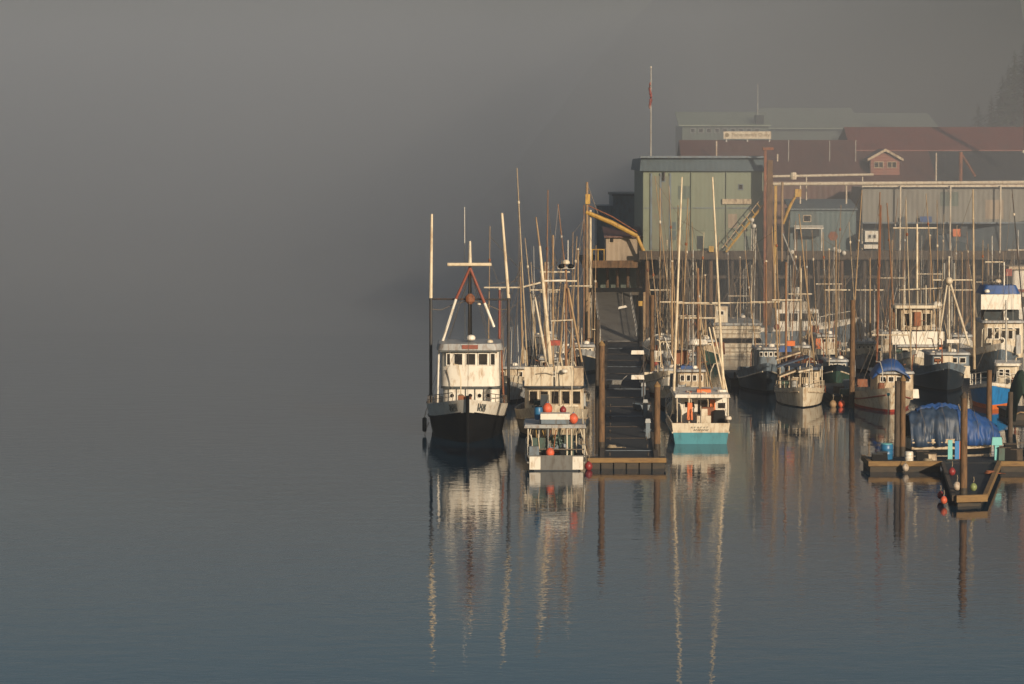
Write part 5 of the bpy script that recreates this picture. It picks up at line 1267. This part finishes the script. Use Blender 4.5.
for px, yw, lab, mm, m2, top, pl_, sd_ in ((962, 361, "grey far boat between the tall cream pole and the dark pier", ['black', 'black', 'grey', 'white'], 'grey', 252, ((953, 957, 225), (972, 967, 232)), 91),
                                   (892, 358, "far tan boat behind the cream mast close to the pier piles", ['black', 'red', 'tan', 'cream'], 'tan', 240, ((883, 898, 198), (902, 906, 196)), 92),
                                   (930, 354, "pale far boat whose poles cross the dark pier bays", ['black', 'black', 'white', 'cream'], 'cream', 236, ((921, 917, 210), (940, 944, 214)), 93),
                                   (988, 350, "far blue-housed boat under the dark pier curtain", ['black', 'black', 'darkblue', 'white'], 'bluegrey', 244, ((979, 966, 244), (998, 1000, 238)), 94),
                                   (800, 372, "low rusty boat between the broadside cruiser and the white-bowed boat", ['black', 'black', 'rust', 'tan'], 'tan', 256, ((791, 797, 232), (809, 806, 240)), 95),
                                   (740, 345, "far slim boat by the rusty tower's foot", ['black', 'black', 'cream', 'white'], 'cream', 258, ((731, 727, 232), (749, 755, 236)), 96)):
    generic("fishing_boat", lab, px, yw, 'bow' if sd_ % 2 else 'stern', 10, 3.5, mm, (px - 10, px + 10, yw - 10, yw - 24, 3, 3, m2), [(px, top, 5, .085, 'spar', (px - 12, px + 12, top + 38))],
            [(a, c, t, 5, .055, ('spar', 'sparpale', 'sparbrown')[(k + sd_) % 3]) for k, (a, c, t) in enumerate(pl_)], sd_, clut=8)

# ================================================================ near dock on the right
nd = thing("float_dock", "near L-shaped dock with yellow timber edges and a slanting finger", "dock", (0, 0, 0))
Ya = depth(472); x0, x1, x2 = X(870, Ya), X(945, Ya), X(1070, Ya)
g = MB(); g.box((x0, Ya + .25, .3), (x2, Ya + 3.8, .5)); g.build("deck", 'deckwet', nd)
for a, c in ((x0, x1 - .05), (X(1001, Ya), x2)):
    g = MB(); g.box((a, Ya, .32), (c, Ya + .247, .6)); g.build("edge_timber", 'timber', nd)
    g = MB(); g.box((a + .1, Ya + .03, -.3), (c - .1, Ya + 3.6, .297)); g.build("float_box", 'floatside', nd)
g = MB(); g.box((x0 - .003, Ya + .25, .32), (x0 + .22, Ya + 3.8, .6)); g.build("edge_timber", 'timber', nd)
e0, e1 = on(956, 501, .3), on(983, 500, .3); f0, f1 = Vector((x1 + .1, Ya + .2, 0)), Vector((X(1000, Ya), Ya + .2, 0))
def slab(name, q, z0, z1, m):
    g = MB(); g.hexa([(p.x, p.y, z0) for p in q] + [(p.x, p.y, z1) for p in q]); return g.build(name, m, nd)
slab("finger_deck", (e0, e1, f1, f0), .3, .47, 'deckwet'); slab("finger_float", (e0 + Vector((.1, .1, 0)), e1 + Vector((-.1, .1, 0)), f1, f0), -.3, .297, 'floatside')
dv = (f1 - e1).normalized(); sv = Vector((dv.y, -dv.x, 0))
slab("finger_edge", (e1 - sv * .003, e1 + sv * .22, f1 + sv * .22, f1 - sv * .003), .3, .62, 'timber')
slab("finger_end", (e0 + Vector((0, -.25, 0)), e1 + Vector((.2, -.25, 0)), e1 + Vector((.2, -.003, 0)), e0 + Vector((0, -.003, 0))), .25, .6, 'timber')
dv = (f0 - e0).normalized(); sv = Vector((-dv.y, dv.x, 0))
slab("finger_edge", (e0 + sv * .2, e0 + sv * .003, f0 + sv * .003, f0 + sv * .2), .3, .58, 'piledark')
for px, py, top, r, m, lab, cap in ((898.5, 462, 381, .17, 'piledark', "dark twin piling at the near dock's edge", None), (904, 462, 380, .17, 'pile', "brown twin piling at the near dock's edge", 'timber'),
                               (965.5, 505.5, 397, .19, 'pile', "brown piling standing in front of the slanting dock finger", 'piledark'), (990.5, 445, 370, .17, 'pile', "brown piling behind the blue tarped boat", None),
                               (1012, 452, 392, .16, 'piledark', "dark piling past the tarped boat near the photo's edge", None)):
    Yq = depth(py); piling(X(px, Yq), Yq, pt(px, top, Yq).z, r, m, lab, None, cap=cap)
pole_ = thing("pole", "thin pale pole standing by the blue barrel at the dock's end", "pole", on(888, 452, .5))
g = MB(); g.tube((0, 0, -.1), (0, 0, 3.3), .045, .03, 8); g.build("shaft", 'sparpale', pole_)
g = MB(); g.ball((0, 0, 3.35), .1, 10); g.build("head", 'turq', pole_)
# tarped boat
tb = Boat("covered_boat", "boat wrapped in blue and grey tarpaulins lying behind the near dock", "boat", 953, 441, 'stern', 5.4, 2.5)
tb.o.location = (X(953, 190), 190.2, 0); tb.o.rotation_euler = (0, 0, R(-82))
tb.hull(['black', 'black', 'tan', 'tan'], bow=1.0, mid=.8, stern=.8, bw=.2, sw=.9, rake=.5, flare=.6, rail='tan')
def cover(name, u0, u1, mat, hgt, seed, over=0.0):
    g = MB(); nu, nv = 60, 48
    for j in range(nv + 1):
        for i in range(nu + 1):
            u = lerp(u0, u1, i / nu); v = j / nv * 2 - 1
            ridge = hgt(u)
            prof = math.cos(v * math.pi / 2) ** .55
            z = .35 + (ridge - .35) * prof
            fold = noise.noise(Vector((u * 1.3, v * 2.0, seed))) * .26 + noise.noise(Vector((u * 3.4 + v * 1.5, v * 2.2, seed + 5))) * .16 - abs(noise.noise(Vector((u * 2.6 - v * 2, v * 3, seed + 9)))) * .34 - abs(noise.noise(Vector((u * 5.5 + v * 4, v * 3, seed + 2)))) * .12
            wd = 1.35 + over + fold * .9 * (1 - prof)
            g.v.append((v * wd, u + .08 * fold, z + fold * .5 * prof + over))
    for j in range(nv):
        for i in range(nu): a = j * (nu + 1) + i; g.face((a, a + 1, a + nu + 2, a + nu + 1))
    o = g.build(name, mat, tb.o, True); o.modifiers.new("thick", 'SOLIDIFY').thickness = .03
cover("grey_tarp", -2.75, .6, 'tarpdark', lambda u: 2.75 - .10 * (u + .6) ** 2, 1.0)
cover("blue_tarp", .2, 2.75, 'tarpblue', lambda u: 2.55 - .14 * max(0, u) ** 2, 4.0, .05)
cover("top_tarp", -2.2, .9, 'tarpblue', lambda u: 2.78 - .10 * (u + .6) ** 2, 1.0, .09)
tb.o.children[-1].data.transform(Matrix.Diagonal((.52, 1, 1, 1))); 
for u_ in (-2.0, -.7, 1.3, 2.2):
    rg = (2.75 - .10 * (u_ + .6) ** 2) if u_ < .3 else (2.6 - .14 * u_ ** 2)
    pts = [(v / 10 * 1.45, u_ + .05 * math.sin(v), .42 + (rg - .35) * math.cos(v / 10 * math.pi / 2 * .98) ** .55 + .07) for v in range(-10, 11)]
    g = MB(); g.path(pts, .013, 5); g.build("lashing", 'wire', tb.o)
g = MB(); g.path([(1.5, .4, .9), (1.2, .42, 1.9), (0, .45, 2.75), (-1.2, .42, 1.9), (-1.5, .4, .9)], .03, 5); g.build("lashing", 'rope', tb.o)
# things on the near dock
for px, py, m, r, lab in ((905.5, 467.5, 'buoy_white', .26, "cream buoy hanging on the near dock's edge under the twin pilings"), (952, 471.5, 'buoy_red', .26, "dark red buoy in the corner where the finger leaves the dock"),
                          (957, 486, 'buoy_white', .27, "white buoy on the slanting finger by the front piling"), (973.5, 487, 'buoy_green', .25, "yellow-green buoy on the slanting finger past the front piling"),
                          (940.5, 495, 'buoy_red', .24, "red float in the water at the finger's outer corner"), (943.8, 500, 'buoy_orange', .24, "orange float in the water at the finger's outer corner")):
    zb_ = .47 + r * 1.1 if 470 < py < 490 else .3
    p = pt(px, py, depth(py, zb_)); ball_float("buoy", lab, p, r * .85, m, group="round floats on the near dock")
def drum(label, c, r, h, m, cat="barrel", name="barrel"):
    q = thing(name, label, cat, c)
    g = MB(); g.lathe((0, 0, 0), [(r * .95, 0), (r, .03), (r, h * .32), (r * 1.03, h * .34), (r, h * .36), (r, h * .66), (r * 1.03, h * .68), (r, h * .7), (r, h * .97), (r * .9, h)], 16); g.build("drum", m, q, True)
    g = MB(); g.lathe((0, 0, h), [(r * .88, .003), (r * .88, .04)], 16); g.build("lid", m if m != 'bluebin' else 'turq', q)
drum("blue barrel at the outer end of the near dock", on(886.5, 459, .5), .36, .85, 'bluebin')
drum("white bucket beside the twin pilings", on(909, 461, .5), .24, .5, 'white', "bucket", "bucket")
for k, px in enumerate((877, 882)):
    p = on(px, 461, .5); g = MB(); g.prism([(-.3, -.3), (.3, -.3), (.3, .3), (-.3, .3)], 0, .4 + .1 * k, 0, .9)
    o = thing("gear_crate", ("flat black crate at the dock's outer corner", "black crate touching the blue barrel")[k], "crate", p); g.build("box", 'black', o)
    g = MB(); g.box((-.3, -.3, .403 + .1 * k), (.3, .3, .45 + .1 * k)); g.build("lid", 'darkblue', o)
for px, py, top, m, lab in ((950, 460, 440, 'turq', "pale turquoise post leaning before the grey tarp"), (957, 460, 441, 'blue', "blue post next to the pale turquoise one"), (961.5, 460, 441, 'orange', "orange-brown board upright beside the blue post")):
    p = on(px, py, .5); h = pt(px, top, p.y).z - .5; q = thing("marker_post", lab, "post", p)
    g = MB(); g.prism([(-.13, -.06), (.13, -.06), (.13, .06), (-.13, .06)], 0, h, 0, .95); g.build("board", m, q)
    g = MB(); g.box((-.2, -.15, -.02), (.2, .15, .05)); g.build("foot", 'piledark', q)
q = thing("power_pedestal", "turquoise power pedestal with a wide head at the dock corner", "pedestal", on(996.5, 460, .5))
g = MB(); g.prism([(-.12, -.1), (.12, -.1), (.12, .1), (-.12, .1)], 0, .85); g.build("post", 'turq', q)
g = MB(); g.prism([(-.3, -.16), (.3, -.16), (.3, .16), (-.3, .16)], .853, 1.3, 0, .85); g.build("head", 'turq', q)
for k, (px, m, h) in enumerate(((1004, 'green', .7), (1010, 'black', .9), (1016, 'piledark', .6), (922, 'black', .5), (930, 'tan', .35))):
    p = on(px, 460, .5); q = thing("gear_crate", ("dark green crate beside the turquoise pedestal", "tall black crate at the dock's far corner", "brown crate at the photo's edge on the near dock", "low black crate before the grey tarp", "low tan crate before the grey tarp")[k], "crate", p)
    g = MB(); g.prism([(-.35, -.3), (.35, -.3), (.35, .3), (-.35, .3)], 0, h, 0, .92); g.build("box", m, q)
    g = MB(); g.box((-.36, -.31, h + .003), (.36, .31, h + .05)); g.build("lid", 'piledark', q)

for k, (px, py, m, lab) in enumerate(((612, 448, 'rope', "coil of tan rope near the float's front end"), (648, 432, 'bluegrey', "coil of blue-grey hose on the float by the shorter piling"), (928, 462, 'rope', "coil of rope on the near dock before the grey tarp"), (990, 474, 'rust', "rusty chain heap on the slanting finger"))):
    q = thing("rope_coil", lab, "rope", on(px, py, .5)); g = MB()
    g.path([((.3 - .03 * (j // 12)) * math.cos(j * math.pi / 6), (.3 - .03 * (j // 12)) * math.sin(j * math.pi / 6), .03 + .035 * (j / 12)) for j in range(49)], .035, 6); g.build("coil", m, q, True)
    g = MB(); g.path([(.3, 0, .03), (.6, .1, .03), (.8, -.1, .03)], .03, 5); g.build("tail", m, q)
for k in range(8):
    y = y0f + 3 + k * 5
    for xf, sg_ in ((xl, 1), (xr, -1)):
        g = MB(); x = xf(y) + sg_ * .45; g.tube((x, y - .22, .62), (x, y + .22, .62), .04, n=6); g.tube((x, y - .08, .46), (x, y - .08, .62), .035, n=6); g.tube((x, y + .08, .46), (x, y + .08, .62), .035, n=6); g.build("cleat", 'piledark', fl)
for k in range(3):
    y = y0f + 14 + k * 15; x = xr(y) - .35
    q = thing("power_pedestal", ("nearest", "second", "third")[k] + " pale power box along the long float's inner edge", "pedestal", (x, y, .47), 0, "power boxes on the long float")
    g = MB(); g.prism([(-.14, -.12), (.14, -.12), (.14, .12), (-.14, .12)], 0, .95, 0, .9); g.build("post", 'bluegrey', q); g = MB(); g.prism([(-.17, -.15), (.17, -.15), (.17, .15), (-.17, .15)], .953, 1.2, 0, .8); g.build("head", 'grey', q)
